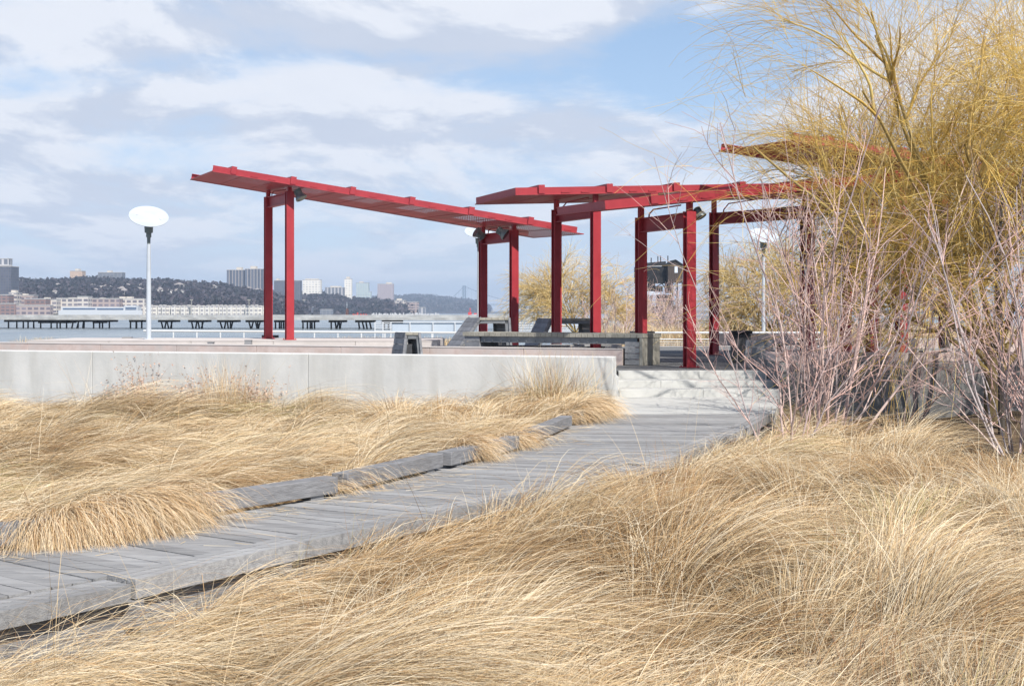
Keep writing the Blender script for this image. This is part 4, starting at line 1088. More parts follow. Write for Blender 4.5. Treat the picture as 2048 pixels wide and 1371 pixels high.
def h_left(x, y):
    h = 0.95 + 0.05 * np.exp(-((x - Lx(y) + 0.7) ** 2) / 0.5)
    h = h * 1.0 + 0.55 * np.exp(-(((x - 1.0) / 0.7) ** 2 + ((y - 23.0) / 1.2) ** 2)) + 0.50 * np.exp(-(((x + 7.5) / 1.6) ** 2 + ((y - 25.8) / 1.2) ** 2)) + 0.40 * np.exp(-(((x + 4.2) / 2.0) ** 2 + ((y - 24.4) / 1.2) ** 2))
    return h * np.clip(0.30 + (Lx(y) - x) * 0.45, 0.38, 1.0)


def lean_right(x, y): return 0.25 + 0.05 * y * 0.6 + 0.09 * x
def h_right(x, y):
    h = 1.0 + 0 * y
    edge = np.clip((x - Rx(y)) / 0.8, 0.0, 1)
    h = h * (1 - 0.50 * np.clip((y - 12.0) / 3.5, 0, 1) * np.clip((x - 5.3) / 1.0, 0, 1)) + 0.25 * np.exp(-(((x - 4.6) / 0.9) ** 2 + ((y - 18.2) / 1.6) ** 2))
    return h * (0.62 + 0.38 * edge)


grass_bed('dry_grass', 'wind combed straw coloured grass bed left of the boardwalk', in_left, (5.5, 28.2), 5, lean_left, h_left)
grass_bed('dry_grass', 'tall flowing straw coloured grass filling the foreground right of the boardwalk', in_right, (3.9, 25.4), 6, lean_right, h_right, True)


def fringe(parts):
    """thick fringes of bent grass hanging over the curb timbers"""
    rs = np.random.RandomState(31); out = []
    for (y0, y1, back, n, h, hang) in parts:
        nc = max(2, int((y1 - y0) / 0.13)); yc = rs.uniform(y0, y1, nc); ck = rs.randint(0, nc, n); y = yc[ck] + rs.normal(0, 0.08, n); h = h * rs.uniform(0.7, 1.2, nc)[ck]; o_ = back + np.abs(rs.normal(0, 0.14, n)); th_ = np.arctan2(Lx(y + 0.2) - Lx(y - 0.2), 0.4); x = Lx(y) - o_ * np.cos(th_); y = y + o_ * np.sin(th_)
        t_ = np.arctan2(Lx(y + 0.2) - Lx(y - 0.2), 0.4); az = -t_ + rs.normal(0, 0.42, n) + rs.normal(0, 0.5, nc)[ck]
        out.append((x, y, az, h * rs.uniform(0.45, 1.25, n), np.radians(rs.uniform(40, 84, n)), np.radians(rs.uniform(-88, -88 + hang, n))))
    x, y, az, L_, e0, e1 = (np.concatenate(q) for q in zip(*out)); n = len(x)
    tint = STRAW[rs.choice([0, 1, 2, 3, 4], n, p=[.32, .28, .15, .17, .08])] * np.array([1.0, 0.96, 0.93]) * rs.uniform(0.8, 1.1, (n, 1))
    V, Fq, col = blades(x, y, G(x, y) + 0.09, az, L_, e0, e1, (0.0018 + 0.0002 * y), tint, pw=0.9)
    tag(np_obj('dry_grass', V, Fq, m_grass, None, color=col), 'curled fringe of pale dry grass hanging over the left curb timbers', 'grass', kind='stuff')


fringe([(6.0, 8.9, 0.32, 1100, 0.42, 50), (8.9, 9.9, 0.24, 9000, 0.84, 25), (9.7, 10.4, 0.24, 2200, 0.72, 45), (11.7, 12.1, 0.24, 700, 0.62, 50), (12.2, 13.2, 0.3, 500, 0.6, 60), (14.3, 14.8, 0.22, 1500, 0.74, 40),
        (15.5, 16.1, 0.15, 1200, 0.62, 40), (18.5, 21.0, 0.20, 3600, 0.74, 40)])


def tuft(name, cx, cy, n, h, seed, label, pal, e=(60, 88), w=0.004, spread=0.18, zb=None, cat='grass tuft', group=None, head=False):
    rs = np.random.RandomState(seed); x = cx + rs.normal(0, spread, n); y = cy + rs.normal(0, spread, n)
    z = G(x, y) if zb is None else np.full(n, zb); az = rs.uniform(0, 6.28, n)
    e0 = np.radians(rs.uniform(*e, n)); e1 = e0 - np.radians(rs.uniform(5, 45, n)); L_ = h * rs.uniform(0.5, 1.15, n)
    tint = pal[rs.randint(0, len(pal), n)] * rs.uniform(0.8, 1.15, (n, 1))
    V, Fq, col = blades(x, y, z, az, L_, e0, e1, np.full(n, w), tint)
    if head:       # ragged dry leaves and seed heads on the upper part of the stalks
        K = 7; tips = V.reshape(n, K, 2, 3)[:, 3:, 0]; V2 = []; F2 = []; c2 = []; b0 = len(V)
        for i in range(n):
            for j in range(tips.shape[1]):
                for _ in range(2):
                    p = tips[i, j] + rs.normal(0, 0.012, 3); a = rs.normal(0, 1, 3); a *= 0.03 / np.linalg.norm(a); b = rs.normal(0, 1, 3); b *= 0.015 / np.linalg.norm(b)
                    V2 += [p, p + a - b, p + a * 1.6, p + a + b]; k = b0 + len(V2) - 4; F2.append((k, k + 1, k + 2, k + 3)); c2 += [pal[rs.randint(len(pal))] * rs.uniform(0.7, 1.2)] * 4
        V = np.concatenate([V, np.array(V2)]); Fq = np.concatenate([Fq, np.array(F2)]); col = np.concatenate([col, np.array(c2)])
    o = np_obj(name, V, Fq, m_grass, None, color=col); tag(o, label, cat, group); return o


RB = np.array([(0.34, 0.18, 0.09), (0.26, 0.14, 0.08), (0.42, 0.26, 0.14)])
PB = np.array([(0.60, 0.42, 0.32), (0.50, 0.32, 0.24), (0.66, 0.50, 0.38)])
tuft('dead_stalks', X(1730, 6.3), 6.3, 70, 0.85, 71, 'thin red brown dead stalks standing in the foreground grass, right of centre', RB, w=0.003, spread=0.13, cat='dead plant', group='dead stalks in the grass')
tuft('dead_stalks', X(1880, 6.0), 6.0, 120, 0.65, 72, 'bushy brown dead stalks near the lower right corner', RB, w=0.0032, spread=0.12, cat='dead plant', group='dead stalks in the grass')
tuft('dead_stalks', X(620, 7.0), 7.0, 70, 0.62, 73, 'small brown dead stalks in the foreground grass below the boardwalk at the left', RB, w=0.003, spread=0.08, cat='dead plant', group='dead stalks in the grass')
tuft('dead_stalks', X(1340, 12.0), 12.0, 160, 0.95, 74, 'reddish brown upright stalks beside the right edge of the boardwalk', RB * 1.3, w=0.004, spread=0.28, cat='dead plant', group='dead stalks in the grass')
for i, (px, d, h_, n_, lab) in enumerate(((293, 27.0, 1.3, 90, 'pinkish dead plant against the pale wall, tallest at the left'), (393, 26.2, 1.2, 90, 'pinkish dead plant against the wall, between two others'),
                                     (515, 25.9, 1.05, 110, 'wide pinkish dead plant against the wall at the right of its neighbours'), (262, 25.2, 0.95, 70, 'low pink brown dead plant just in front of the tallest one'))):
    tuft('dead_plant', X(px, d), d, n_, h_, 80 + i, lab, PB, w=0.008, spread=0.22, e=(68, 89), cat='dead plant', group='dead plants against the pale wall', head=True)
tuft('grass_tuft', X(450, 25.6), 25.6, 500, 1.35, 90, 'upright pale grass tuft against the wall between the dead plants', STRAW[:4], w=0.006, spread=0.22, e=(66, 88))
tuft('grass_tuft', X(1105, 23.4), 23.4, 700, 1.25, 91, 'tall arching grass tuft near the right end of the pale wall', STRAW, w=0.006, spread=0.32, e=(50, 85))
tuft('grass_tuft', X(620, 24.6), 24.6, 220, 0.95, 92, 'thin grey green grass tuft against the wall right of the dead plants', STRAW[[1, 5, 0]] * 0.9, w=0.005, spread=0.5, e=(60, 86))
# fine stalks that stand over the boardwalk edge
rs = np.random.RandomState(61); ys = rs.uniform(8.5, 15.5, 200); xs = Rx(ys) + rs.uniform(0.2, 0.6, 200)
V, Fq, col = blades(xs, ys, G(xs, ys), rs.normal(0.9, 0.7, 200), rs.uniform(0.4, 0.85, 200), np.radians(rs.uniform(55, 80, 200)), np.radians(rs.uniform(15, 55, 200)), np.full(200, 0.0026), STRAW[rs.choice([2, 4, 5, 0], 200)] * 0.8)
tag(np_obj('grass_stalks', V, Fq, m_grass, None, color=col), 'fine upright grass stalks leaning over the right edge of the boardwalk', 'grass', kind='stuff')
rs = np.random.RandomState(63); n_ = 18; ys = rs.uniform(5.2, 22, n_); xs = rs.uniform(0.2, 1, n_) * 0.45 * ys; k = xs > Rx(ys) + 0.3; xs, ys = xs[k], ys[k]; n_ = len(xs)
V, Fq, col = blades(xs, ys, G(xs, ys), rs.normal(0.6, 0.8, n_), rs.uniform(0.9, 1.5, n_), np.radians(rs.uniform(45, 75, n_)), np.radians(rs.uniform(20, 50, n_)), np.full(n_, 0.0042), np.tile(STRAW[1], (n_, 1)))
tag(np_obj('grass_stalks', V, Fq, m_grass, None, color=col), 'long single straws sticking out above the foreground grass', 'grass', kind='stuff')


rs = np.random.RandomState(77); n_ = 900; ys = rs.uniform(7.5, 21, n_); o_ = np.abs(rs.exponential(0.16, n_)) + 0.02; k = (np.sin(ys * 3.1) + np.sin(ys * 7.7 + 1) > -0.3) | (rs.uniform(0, 1, n_) < 0.2); ys, o_ = ys[k], o_[k]; n_ = len(ys)
far = rs.uniform(0, 1, n_) < 0.06; o_[far] = rs.uniform(0.1, 1.6, far.sum())
V, Fq, col = blades(Lx(ys) + 0.04 + o_, ys - o_ * 0.4, np.full(n_, 0.002), rs.uniform(0, 6.28, n_), rs.uniform(0.08, 0.3, n_), np.zeros(n_) + 0.02, np.zeros(n_), np.full(n_, 0.004), STRAW[rs.choice([0, 1, 2, 3], n_)] * 0.85)
tag(np_obj('straw_litter', V, Fq, m_grass, None, color=col), 'loose straw fallen on the boardwalk beside the curb timbers', 'straw', kind='stuff')


def reeds(name, label, px0, px1, d0, d1, n, h, seed, zb=-0.2):
    rs = np.random.RandomState(seed); d = rs.uniform(d0, d1, n); x = X(rs.uniform(px0, px1, n), d)
    V, Fq, col = blades(x, d, np.full(n, zb), rs.uniform(0, 6.28, n), h * rs.uniform(0.6, 1.1, n), np.radians(rs.uniform(65, 88, n)), np.radians(rs.uniform(10, 60, n)), np.full(n, 0.028), (STRAW[rs.randint(0, 4, n)] * 0.9) * rs.uniform(0.85, 1.1, (n, 1)), K=5)
    tag(np_obj(name, V, Fq, m_grass, None, color=col), label, 'reeds', kind='stuff')


reeds('reeds', 'tan reeds behind the railing left of the benches', 670, 1000, 57, 64, 5000, 0.75, 101, -0.2)
reeds('reeds', 'small patch of tan reeds beyond the granite wall at the far left', 38, 128, 47, 50, 1400, 0.95, 102, -0.2)
reeds('reeds', 'band of tan reeds behind the nearest pergola and the litter bin', 1195, 2050, 58, 98, 16000, 1.25, 103, -0.2)

# ------------------------------------------------------------------ far shore
m_hill = mat('wooded hillside', (0.035, 0.03, 0.032), 0.95, (0.055, 0.045, 0.045), 0.02, 0.0)
ridge1 = np.array([(-400, 556), (0, 559), (60, 561), (130, 559), (200, 557), (300, 562), (340, 560), (380, 566), (430, 568), (480, 576), (525, 582), (560, 594), (600, 612), (640, 622), (700, 628)])
ridge2 = np.array([(470, 590), (525, 580), (560, 586), (600, 586), (640, 585), (672, 589), (700, 600), (730, 598), (760, 601), (790, 606), (830, 618), (870, 629)])
ridge3 = np.array([(640, 604), (720, 598), (786, 594), (835, 593), (858, 593.5), (872, 595.5), (909, 599), (930, 602), (956, 606), (977, 619), (996, 630)])
ridge4 = np.array([(900, 628), (960, 626), (1000, 622), (1060, 620.5), (1130, 621), (1250, 620), (1400, 621), (1700, 619), (2400, 620)])


def hill_fn(ridge, d0, d1, seed, amp, th=0):
    r = np.random.RandomState(seed).uniform(0, 6.28, 8)
    def f(px, d):
        top = H + (HY - np.interp(px, ridge[:, 0], ridge[:, 1])) / F * d1 - th
        s = np.clip((d - d0) / (d1 - d0), 0, 1); s = s ** 0.8
        n = amp * (np.sin(px * 0.05 + r[0]) * np.sin(d * 0.012 + r[1]) + 0.6 * np.sin(px * 0.11 + r[2] + d * 0.01)) * s * (1 - s * 0.7)
        return -2.4 + (top + 2.4) * s + n * np.clip((top + 2) / 20, 0, 1)
    return f


def hill(name, label, ridge, d0, d1, seed, amp=3.0, th=0):
    f = hill_fn(ridge, d0, d1, seed, amp, th); pxs = np.arange(ridge[0, 0], ridge[-1, 0] + 1, 5.0); ds = np.linspace(d0, d1 * 1.18, 26)
    A, B = np.meshgrid(pxs, ds); Zz = f(A, np.minimum(B, d1)); V = np.stack([(A - 1024) / F * B, B, Zz], -1).reshape(-1, 3)
    nx = len(pxs); i = np.arange(len(ds) - 1)[:, None] * nx + np.arange(nx - 1)[None, :]
    Fq = np.stack([i, i + 1, i + nx + 1, i + nx], -1).reshape(-1, 4)
    tag(np_obj(name, V, Fq, m_hill, smooth=True), label, kind='structure'); return f


f1 = hill('hill', 'wooded hill on the far shore at the left', ridge1, 1420, 2100, 1, 3.0, 11)
f2 = hill('hill', 'wooded bluff on the far shore behind the left pergola', ridge2, 2150, 2700, 2, 3.0, 12)
f3 = hill('hill', 'long blue cliff ridge beside the suspension bridge', ridge3, 4800, 6200, 3, 5, 16)
f4 = hill('hill', 'faint low hills on the horizon', ridge4, 7900, 8600, 4, 3)


def woods(f, ridge, d0, d1, n, size, seed, label, cols):
    rs = np.random.RandomState(seed); px = rs.uniform(ridge[0, 0], ridge[-1, 0], n); d = d0 + (d1 - d0) * rs.uniform(0.03, 1.0, n) ** 0.8
    z = f(px, d); x = X(px, d); q = 18; s = size * rs.uniform(0.6, 1.25, n)
    k = z > -1.0; x, d, z, s = x[k], d[k], z[k], s[k]; n = len(x)
    C_ = np.stack([x, d, z], -1)[:, None, :] + np.stack([rs.normal(0, 0.42, (n, q)) * s[:, None], rs.normal(0, 0.42, (n, q)) * s[:, None], (rs.uniform(0.0, 1.15, (n, q))) * s[:, None]], -1)
    a = rs.normal(0, 1, (n, q, 3)); a[..., 1] *= 0.4; a /= np.linalg.norm(a, axis=-1, keepdims=True); b = np.cross(a, rs.normal(0, 1, (n, q, 3))); b /= np.linalg.norm(b, axis=-1, keepdims=True)
    hs = (s[:, None, None] * rs.uniform(0.09, 0.24, (n, q, 1)))
    V = np.stack([C_ - a * hs, C_ - b * hs, C_ + a * hs, C_ + b * hs], 2).reshape(-1, 3); Fq = np.arange(len(V)).reshape(-1, 4)
    tint = np.array(cols)[rs.randint(0, len(cols), n)] * rs.uniform(0.85, 1.1, (n, 1)); col = np.repeat(tint, q * 4, axis=0)
    tag(np_obj('woods', V, Fq, m_twig, None, color=col), label, 'woods', kind='stuff')


WC = [(0.036, 0.028, 0.038), (0.050, 0.040, 0.050), (0.028, 0.024, 0.034), (0.060, 0.048, 0.055), (0.022, 0.024, 0.03)]
woods(f1, ridge1, 1420, 2100, 9000, 11, 1, 'bare winter woods on the far hill at the left', WC)
woods(f2, ridge2, 2150, 2700, 3500, 13, 2, 'bare winter woods on the bluff behind the left pergola', WC)
woods(f3, ridge3, 4800, 6200, 2500, 22, 3, 'woods on the distant cliff ridge', WC)


def block(name, label, px0, px1, yt, yb, d, mm, depth=18, bumps=(), cat='building', group=None, split=None):
    """far building: body, parapet cap and roof blocks as parts"""
    z0 = min(Z(yb, d), Z(yt, d) - 2); z1 = Z(yt, d)
    root = thing(name, (X((px0 + px1) / 2, d), d, z0), label, cat, group)
    m = MB(); m.box(X(px0, d), X(px1, d), d, d + depth, z0, z1)
    m.build('wall', mm, root)
    m = MB(); m.box(X(px0, d) - .3, X(px1, d) + .3, d - .3, d + depth + .3, z1 + 0.01, z1 + 0.8); m.build('parapet', mat('parapet grey', (0.45, 0.44, 0.42), 0.8), root)
    for (a, b, h) in bumps:
        m = MB(); m.box(X(a, d), X(b, d), d + 3, d + depth - 3, z1 + 0.8, z1 + 0.8 + h); m.build('roof_block', mat('roof block', (0.55, 0.50, 0.43), 0.8), root)
    return root


fw = lambda n, *a, **k: facade(n, *a, **k)
w_dark = fw('dark glass tower', (0.10, 0.10, 0.12), (0.04, 0.05, 0.08), 3, 3.2, 0.2)
w_tan = fw('tan tower', (0.52, 0.38, 0.28), (0.36, 0.27, 0.21), 4, 3.2, 0.34)
w_blue = fw('blue grey tower', (0.20, 0.21, 0.23), (0.08, 0.09, 0.12), 6, 3.2, 0.26)
w_slab = fw('grey slab tower', (0.34, 0.31, 0.29), (0.06, 0.07, 0.10), 5, 60, 0.012)
w_white = fw('white tower', (0.78, 0.74, 0.66), (0.36, 0.36, 0.36), 6, 4.5, 0.3)
w_stripe = fw('striped grey block', (0.46, 0.45, 0.45), (0.12, 0.13, 0.16), 7, 50, 0.03)
w_glass = fw('pale glass tower', (0.45, 0.50, 0.50), (0.18, 0.28, 0.33), 5, 4.0, 0.3)
w_brick = fw('red brick block', (0.24, 0.15, 0.13), (0.08, 0.075, 0.09), 5, 3.4, 0.28)
w_apt = fw('cream and brick apartments', (0.56, 0.51, 0.45), (0.13, 0.12, 0.14), 6.5, 4.6, 0.24)
w_apt2 = fw('brown apartments', (0.38, 0.30, 0.27), (0.12, 0.10, 0.12), 6.5, 4.6, 0.24)
w_town = fw('white townhouse', (0.62, 0.59, 0.53), (0.22, 0.21, 0.22), 4.6, 4.0, 0.28)
w_purp = fw('mauve tower', (0.38, 0.33, 0.35), (0.18, 0.17, 0.21), 4, 3.4, 0.3)

block('apartment_tower', 'dark tower at the far left edge with a striped upper block', -40, 22, 533, 600, 1500, w_dark, 24)
block('apartment_tower', 'striped pale top of the tower at the far left edge', -30, 17, 517.5, 531, 1512, w_stripe, 12)
block('apartment_tower', 'small tan tower alone on the ridge', 140, 164, 542, 566, 2080, w_tan, 18, [(149, 156, 3)])
block('apartment_tower', 'wide blue grey block on the ridge right of the tan tower', 196, 244, 545, 566, 2080, w_blue, 18, [(213, 220, 2.5)])
block('apartment_tower', 'left half of the big twin slab tower on the ridge', 453.5, 489, 540, 582, 2050, w_slab, 20, [(472, 482, 4)])
block('apartment_tower', 'right half of the big twin slab tower on the ridge', 490, 526, 538, 582, 2046, w_slab, 20, [(500, 511, 4)])
block('apartment_tower', 'near black tower between the two left pergola posts', 548, 600, 561, 600, 2200, w_dark, 20, [(552, 556, 3)])
block('apartment_tower', 'bright white rounded tower right of the tall red post', 605, 641, 560, 590, 2500, w_white, 20, [(610, 636, 2)])
block('apartment_building', 'long low grey striped block on the bluff', 650, 689, 575, 600, 2550, w_stripe, 20, [(660, 681, 2.5)])
block('apartment_tower', 'slim pale tower with a pointed top', 689, 703, 558, 606, 2560, w_white, 14, [(692, 699, 4)])
block('apartment_tower', 'pale blue glass tower', 712, 737, 565.5, 604, 2600, w_glass, 18, [(718, 726, 2)])
block('apartment_building', 'small glass building stepping down beside the blue tower', 737, 742, 584, 604, 2600, w_glass, 14)
block('apartment_tower', 'mauve grey tower, rightmost of the tall ones', 755, 786.5, 568, 610, 2620, w_purp, 20, [(772, 783, 3)])
block('apartment_building', 'cream waterfront block beyond the mauve tower', 788, 811, 601, 626, 2300, w_apt, 18, [(793, 803, 3)])
block('apartment_building', 'brown topped waterfront block beside the cream one', 812, 837, 604, 628, 2300, w_apt2, 18)
block('apartment_building', 'small pale building at the right end of the waterfront', 837, 851, 615, 629, 2290, w_stripe, 12)
block('apartment_building', 'mauve low rise on the slope left of the mauve tower', 730, 760, 602, 616, 2450, w_purp, 12)
low = [(-30, 18, 590, 612, w_brick, 'dark red brick block at the far left edge', ()), (18, 33, 586, 610, w_apt, 'narrow cream block beside the dark brick one', ((20, 29, 2.5),)),
       (33, 67, 591, 612, w_apt2, 'brown and cream stepped block left of the long apartments', ((43, 50, 1.5),)), (49, 92, 598, 612, w_brick, 'low dark brick block with white bands', ()),
       (92, 113, 599.5, 613, w_apt, 'small pale apartment block with a rooftop box', ((86, 95, 2),)), (113, 155, 597, 616, w_apt, 'cream apartment block left of the higher bright one', ((135, 150, 0.5),)),
       (155, 176, 593.5, 616, w_apt, 'bright cream apartment block taller than its neighbours', ()), (176, 238, 597.5, 617, w_apt2, 'long brown striped apartment block', ((198, 206, .5),)),
       (238, 289, 598, 618, w_apt, 'cream apartment block nearest the lamp post', ((237, 249, 2), (252, 262, 2)))]
for i, (a, b, yt, yb, mm, lab, bp) in enumerate(low): block('apartment_building', lab, a, b, yt, yb + 14, 1400 + (i % 3) * 14, mm, 14, bp, group='waterfront apartments at the left')
# low terracotta buildings and the ferry terminal with blue bands
block('low_building', 'orange brick low building on the shore at the far left', -10, 31, 607.5, 630, 1370, w_brick, 10)
block('low_building', 'long reddish low building beside the ferry terminal', 32, 100, 611, 630, 1372, w_apt2, 10)
root = thing('ferry_terminal', (X(200, 1340), 1340, -2.2), 'long white ferry terminal with dark blue window bands on the far shore', 'ferry terminal')
D = 1340
m = MB(); m.box(X(122, D), X(275, D), D, D + 14, -2.2, Z(613.5, D)); m.box(X(248, D), X(272, D), D + 1, D + 12, Z(613.5, D), Z(611, D)); m.box(X(118, D), X(285, D), D - 2, D, -2.2, Z(620.5, D)); m.build('wall', mat('terminal grey white', (0.50, 0.52, 0.54), 0.6), root)
for (a, b, y0, y1) in ((126, 191, 616, 618.6), (194, 247, 616.3, 619), (251, 273, 614, 615.6), (251, 273, 617, 619)):
    m = MB(); m.box(X(a, D), X(b, D), D - 0.4, D - 0.02, Z(y1, D), Z(y0, D)); m.build('window_band', mat('navy glass', (0.05, 0.09, 0.17), 0.2), root)
# townhouse row
rnd = random.Random(4); src = None
px = 288.5; i = 0
while px < 528:
    w_ = rnd.uniform(7.5, 10.5); D = 1392 + rnd.uniform(-3, 3); yt = 612 + rnd.uniform(-0.8, 0.8)
    root = thing('townhouse', (X(px, D), D, -2.0), 'white waterfront townhouse in the long row below the dark hill', 'townhouse', 'row of white waterfront townhouses')
    m = MB(); m.box(X(px + 0.4, D), X(px + w_ - 0.4, D), D, D + 10, -2.0, Z(yt, D)); m.build('wall', w_town, root)
    m = MB(); m.prism([(X(px, D), D - .4, Z(yt, D)), (X(px + w_, D), D - .4, Z(yt, D)), (X(px + w_ * 0.5, D), D - .4, Z(yt, D) + 1.2)], (0, 10.6, 0)); m.build('roof', mat('town roof', (0.5, 0.47, 0.43), 0.8), root)
    px += w_; i += 1
# houses on the hillside
rnd = random.Random(12)
spots = [(105, 572), (128, 566), (115, 574), (178, 574), (190, 577), (202, 575), (182, 582), (235, 580), (240, 584), (248, 573), (273, 572), (290, 578), (312, 582), (322, 581), (345, 572), (380, 577), (385, 580), (398, 576), (417, 577), (420, 575), (414, 574), (477, 576), (480, 580), (486, 578), (340, 584), (60, 562), (30, 562), (100, 585), (268, 580), (505, 580), (515, 583), (552, 588), (610, 590), (630, 590)]
for (px, y_) in spots:
    D = 1960 if px < 540 else 2600; w_ = rnd.uniform(8, 17); hh = rnd.uniform(5.0, 8.0)
    if px < 540:
        # find the distance on the slope where this row of the picture is the ground
        ds = np.linspace(1450, 2090, 120); zz = f1(np.full(120, float(px)), ds); yy = HY - (zz + 9 - H) * F / ds; D = max(1440.0, float(ds[np.argmin(np.abs(yy - y_))]) - 45)
    z0 = Z(y_ + 4, D)
    root = thing('house', (X(px, D), D, z0 - 4), 'small pale house among the bare trees on the far hill', 'house', 'houses on the far hillside')
    m = MB(); m.box(X(px, D), X(px, D) + w_, D, D + 7, z0 - 9, z0 + hh * 0.6); m.build('wall', mat('house white', (0.66, 0.64, 0.60), 0.8), root)
    m = MB(); m.prism([(X(px, D) - .4, D - .4, z0 + hh * 0.6), (X(px, D) + w_ + .4, D - .4, z0 + hh * 0.6), (X(px, D) + w_ / 2, D - .4, z0 + hh)], (0, 7.8, 0)); m.build('roof', mat('house roof', (0.40, 0.36, 0.34), 0.8), root)
for (px, D, lab) in ((383, 1385, 'thin light mast above the townhouses, left one'), (498, 1385, 'thin light mast above the townhouses near the dark red post'), (608, 2150, 'thin light mast right of the tall red post')):
    root = thing('light_mast', (X(px, D), D, -2), lab, 'light mast', 'light masts on the far shore')
    m = MB(); m.tube([(X(px, D), D, -2), (X(px, D), D, Z(600, D))], 0.4, 6); m.build('pole', m_woodt, root)
    m = MB(); m.box(X(px - 3, D), X(px + 3, D), D - .5, D + .5, Z(600.5, D), Z(598.7, D)); m.build('lamp_head', m_woodt, root)

# boats
root = thing('tugboat', (X(692, 900), 900, -2.2), 'dark tugboat with a tall mast pushing the red barge', 'tugboat')
D = 900
m = MB(); m.prism([(X(684, D), D, -2.4), (X(704, D), D, -2.4), (X(706, D), D, -0.9), (X(702, D), D, -1.2), (X(685, D), D, -1.2)], (0, 5, 0)); m.build('hull', m_pile, root)
m = MB(); m.box(X(691, D), X(696, D), D + 1, D + 4, -1.2, 3.4); m.box(X(692, D), X(695.5, D), D + 1, D + 4, 3.4, 4.6); m.build('wheelhouse', mat('tug brown', (0.12, 0.06, 0.05), 0.6), root)
m = MB(); m.tube([(X(693, D), D + 2, 4.6), (X(693, D), D + 2, 9.0)], 0.15, 6); m.tube([(X(691, D), D + 2, 7.0), (X(695, D), D + 2, 7.0)], 0.1, 6); m.build('mast', m_pole, root)
root = thing('barge', (X(725, 900), 900, -2.2), 'long low barge with bright red pipework on deck', 'barge')
m = MB(); m.prism([(X(704, D), D, -2.4), (X(738, D), D, -2.4), (X(747, D), D, -0.6), (X(704, D), D, -0.9)], (0, 8, 0)); m.build('hull', mat('barge red', (0.42, 0.12, 0.09), 0.6, (0.5, 0.2, 0.16), 0.5), root)
m = MB(); rnd = random.Random(2)
for k in range(16):
    p = 705 + k * 2.1; m.box(X(p, D), X(p + rnd.uniform(0.8, 2.0), D), D + 1, D + 6, -0.9, -0.9 + rnd.uniform(0.5, 1.8) + (1.4 if k in (4, 10) else 0))
m.build('deck_gear', mat('red gear', (0.55, 0.06, 0.05), 0.6), root)
root = thing('crane_boat', (X(940, 1300), 1300, -2.2), 'small red and white work boat below the bridge tower', 'boat'); D = 1300
m = MB(); m.prism([(X(934, D), D, -2.4), (X(956, D), D, -2.4), (X(957, D), D, 0.2), (X(934, D), D, -0.8)], (0, 6, 0)); m.build('hull', m_white, root)
m = MB(); m.box(X(936, D), X(943, D), D + 1, D + 5, -0.8, 2.2); m.box(X(948, D), X(955, D), D + 1, D + 5, -0.5, 1.2); m.tube([(X(940, D), D + 2, 2), (X(940, D), D + 2, 6.5)], 0.5, 6); m.build('cabin', mat('boat red', (0.55, 0.05, 0.05), 0.5), root)
rnd = random.Random(6)
for k in range(30):
    px = 742 + k * 4.5 + rnd.uniform(-1.5, 1.5); D = 2100 + rnd.uniform(-60, 60); w_ = rnd.uniform(3.5, 7.0)
    if 882 < px: continue
    zt = rnd.uniform(-0.3, 2.0)
    m = MB(); m.prism([(X(px, D), D, -2.3), (X(px + w_ * 0.85, D), D, -2.3), (X(px + w_, D), D, -0.6), (X(px, D), D, -0.8)], (0, 4, 0)); m.box(X(px + w_ * 0.2, D), X(px + w_ * 0.65, D), D + 0.5, D + 3.5, -0.8, zt)
    tag(m.build('moored_boat', mat('boat white', (0.52, 0.52, 0.52), 0.5)), 'small white boat moored in the marina below the towers', 'boat', 'white boats in the marina')
block('low_building', 'blue grey shed on the shore right of the tall red post', 640, 665, 619, 630, 2080, w_blue, 10)
block('low_building', 'long dark low building behind the two left pergola posts', 540, 625, 614, 632, 2120, w_dark, 10)

# ------------------------------------------------------------------ suspension bridge
m_br = mat('bridge grey blue', (0.10, 0.15, 0.19), 0.7)
root = thing('suspension_bridge', (X(928, 7700), 7700, -2.2), 'pale grey suspension bridge in the hazy distance', 'bridge')
D = 7700; xt = X(928.5, D)
xt2 = X(1225, D)
for tx in (xt, xt2):
    m = MB(); hw = 7.5
    for s in (-1, 1): m.box(tx + s * hw - 3.5, tx + s * hw + 3.5, D - 6, D + 6, -3, Z(571, D))
    for zf in np.linspace(8, Z(571, D) - 6, 8): m.box(tx - hw, tx + hw, D - 5, D + 5, zf - 2.0, zf + 2.0)
    zl = np.linspace(8, Z(571, D) - 6, 8)
    for z0, z1 in zip(zl[:-1], zl[1:]):
        m.bar((tx - hw, D - 5, z0), (tx + hw, D - 5, z1), 2, 2, (0, 1, 0)); m.bar((tx + hw, D - 5, z0), (tx - hw, D - 5, z1), 2, 2, (0, 1, 0))
    m.build('tower', m_br, root)
zd = Z(608, D)
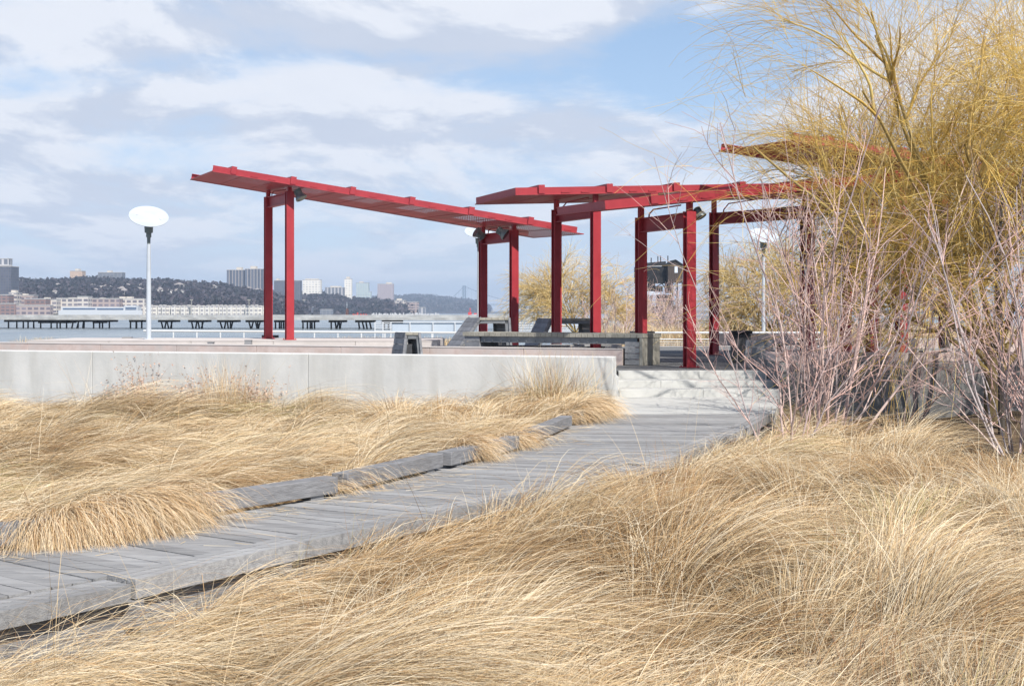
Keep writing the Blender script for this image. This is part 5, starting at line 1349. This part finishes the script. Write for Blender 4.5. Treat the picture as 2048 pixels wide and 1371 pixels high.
m = MB(); m.box(X(884, D), X(1420, D), D - 8, D + 8, zd - 2.5, zd + 1.2); m.box(X(884, D), X(1420, D), D - 8, D + 8, zd - 8.5, zd - 7.0)
k = 60
for i in range(k):
    a_, b_ = X(884 + (1420 - 884) * i / k, D), X(884 + (1420 - 884) * (i + 1) / k, D); m.bar((a_, D - 7, zd - 2.5), (b_, D - 7, zd - 7.2), 0.8, 0.8, (0, 1, 0))
m.build('deck', m_br, root)
ztop = Z(571.5, D)
m = MB(); xs_ = np.linspace(xt, xt2, 41); cz = zd + 4 + (ztop - zd - 4) * ((xs_ - (xt + xt2) / 2) / ((xt2 - xt) / 2)) ** 2
m.tube([(float(a), D - 6, float(b)) for a, b in zip(xs_, cz)], 1.7, 5)
xl = np.linspace(X(884, D), xt, 9); zl = zd + 2 + (ztop - zd - 2) * ((xl - xl[0]) / (xt - xl[0])) ** 1.35
m.tube([(float(a), D - 6, float(b)) for a, b in zip(xl, zl)], 1.7, 5); m.build('cable', m_br, root)
m = MB()
for a, b in list(zip(xs_, cz))[1:-1]: m.bar((float(a), D - 6, zd), (float(a), D - 6, float(b)), 0.7, 0.7, (0, 1, 0))
for a, b in list(zip(xl, zl))[1:-1]: m.bar((float(a), D - 6, zd), (float(a), D - 6, float(b)), 0.7, 0.7, (0, 1, 0))
m.build('hanger', m_br, root)

# ------------------------------------------------------------------ haze
hz = MB(); hz.box(-9000, 9000, -60, 9600, -4.6, 190)
MH = bpy.data.materials.new('haze air'); MH.use_nodes = True; nt = MH.node_tree
for n_ in list(nt.nodes):
    if n_.type == 'BSDF_PRINCIPLED': nt.nodes.remove(n_)
pv = nt.nodes.new('ShaderNodeVolumePrincipled'); pv.inputs['Color'].default_value = (0.64, 0.79, 1.0, 1); pv.inputs['Density'].default_value = 0.00014
pv.inputs['Anisotropy'].default_value = 0.0
nt.links.new(pv.outputs[0], nt.nodes['Material Output'].inputs['Volume'])
tag(hz.build('haze', MH), 'thin blue haze over the river', 'haze', kind='stuff')
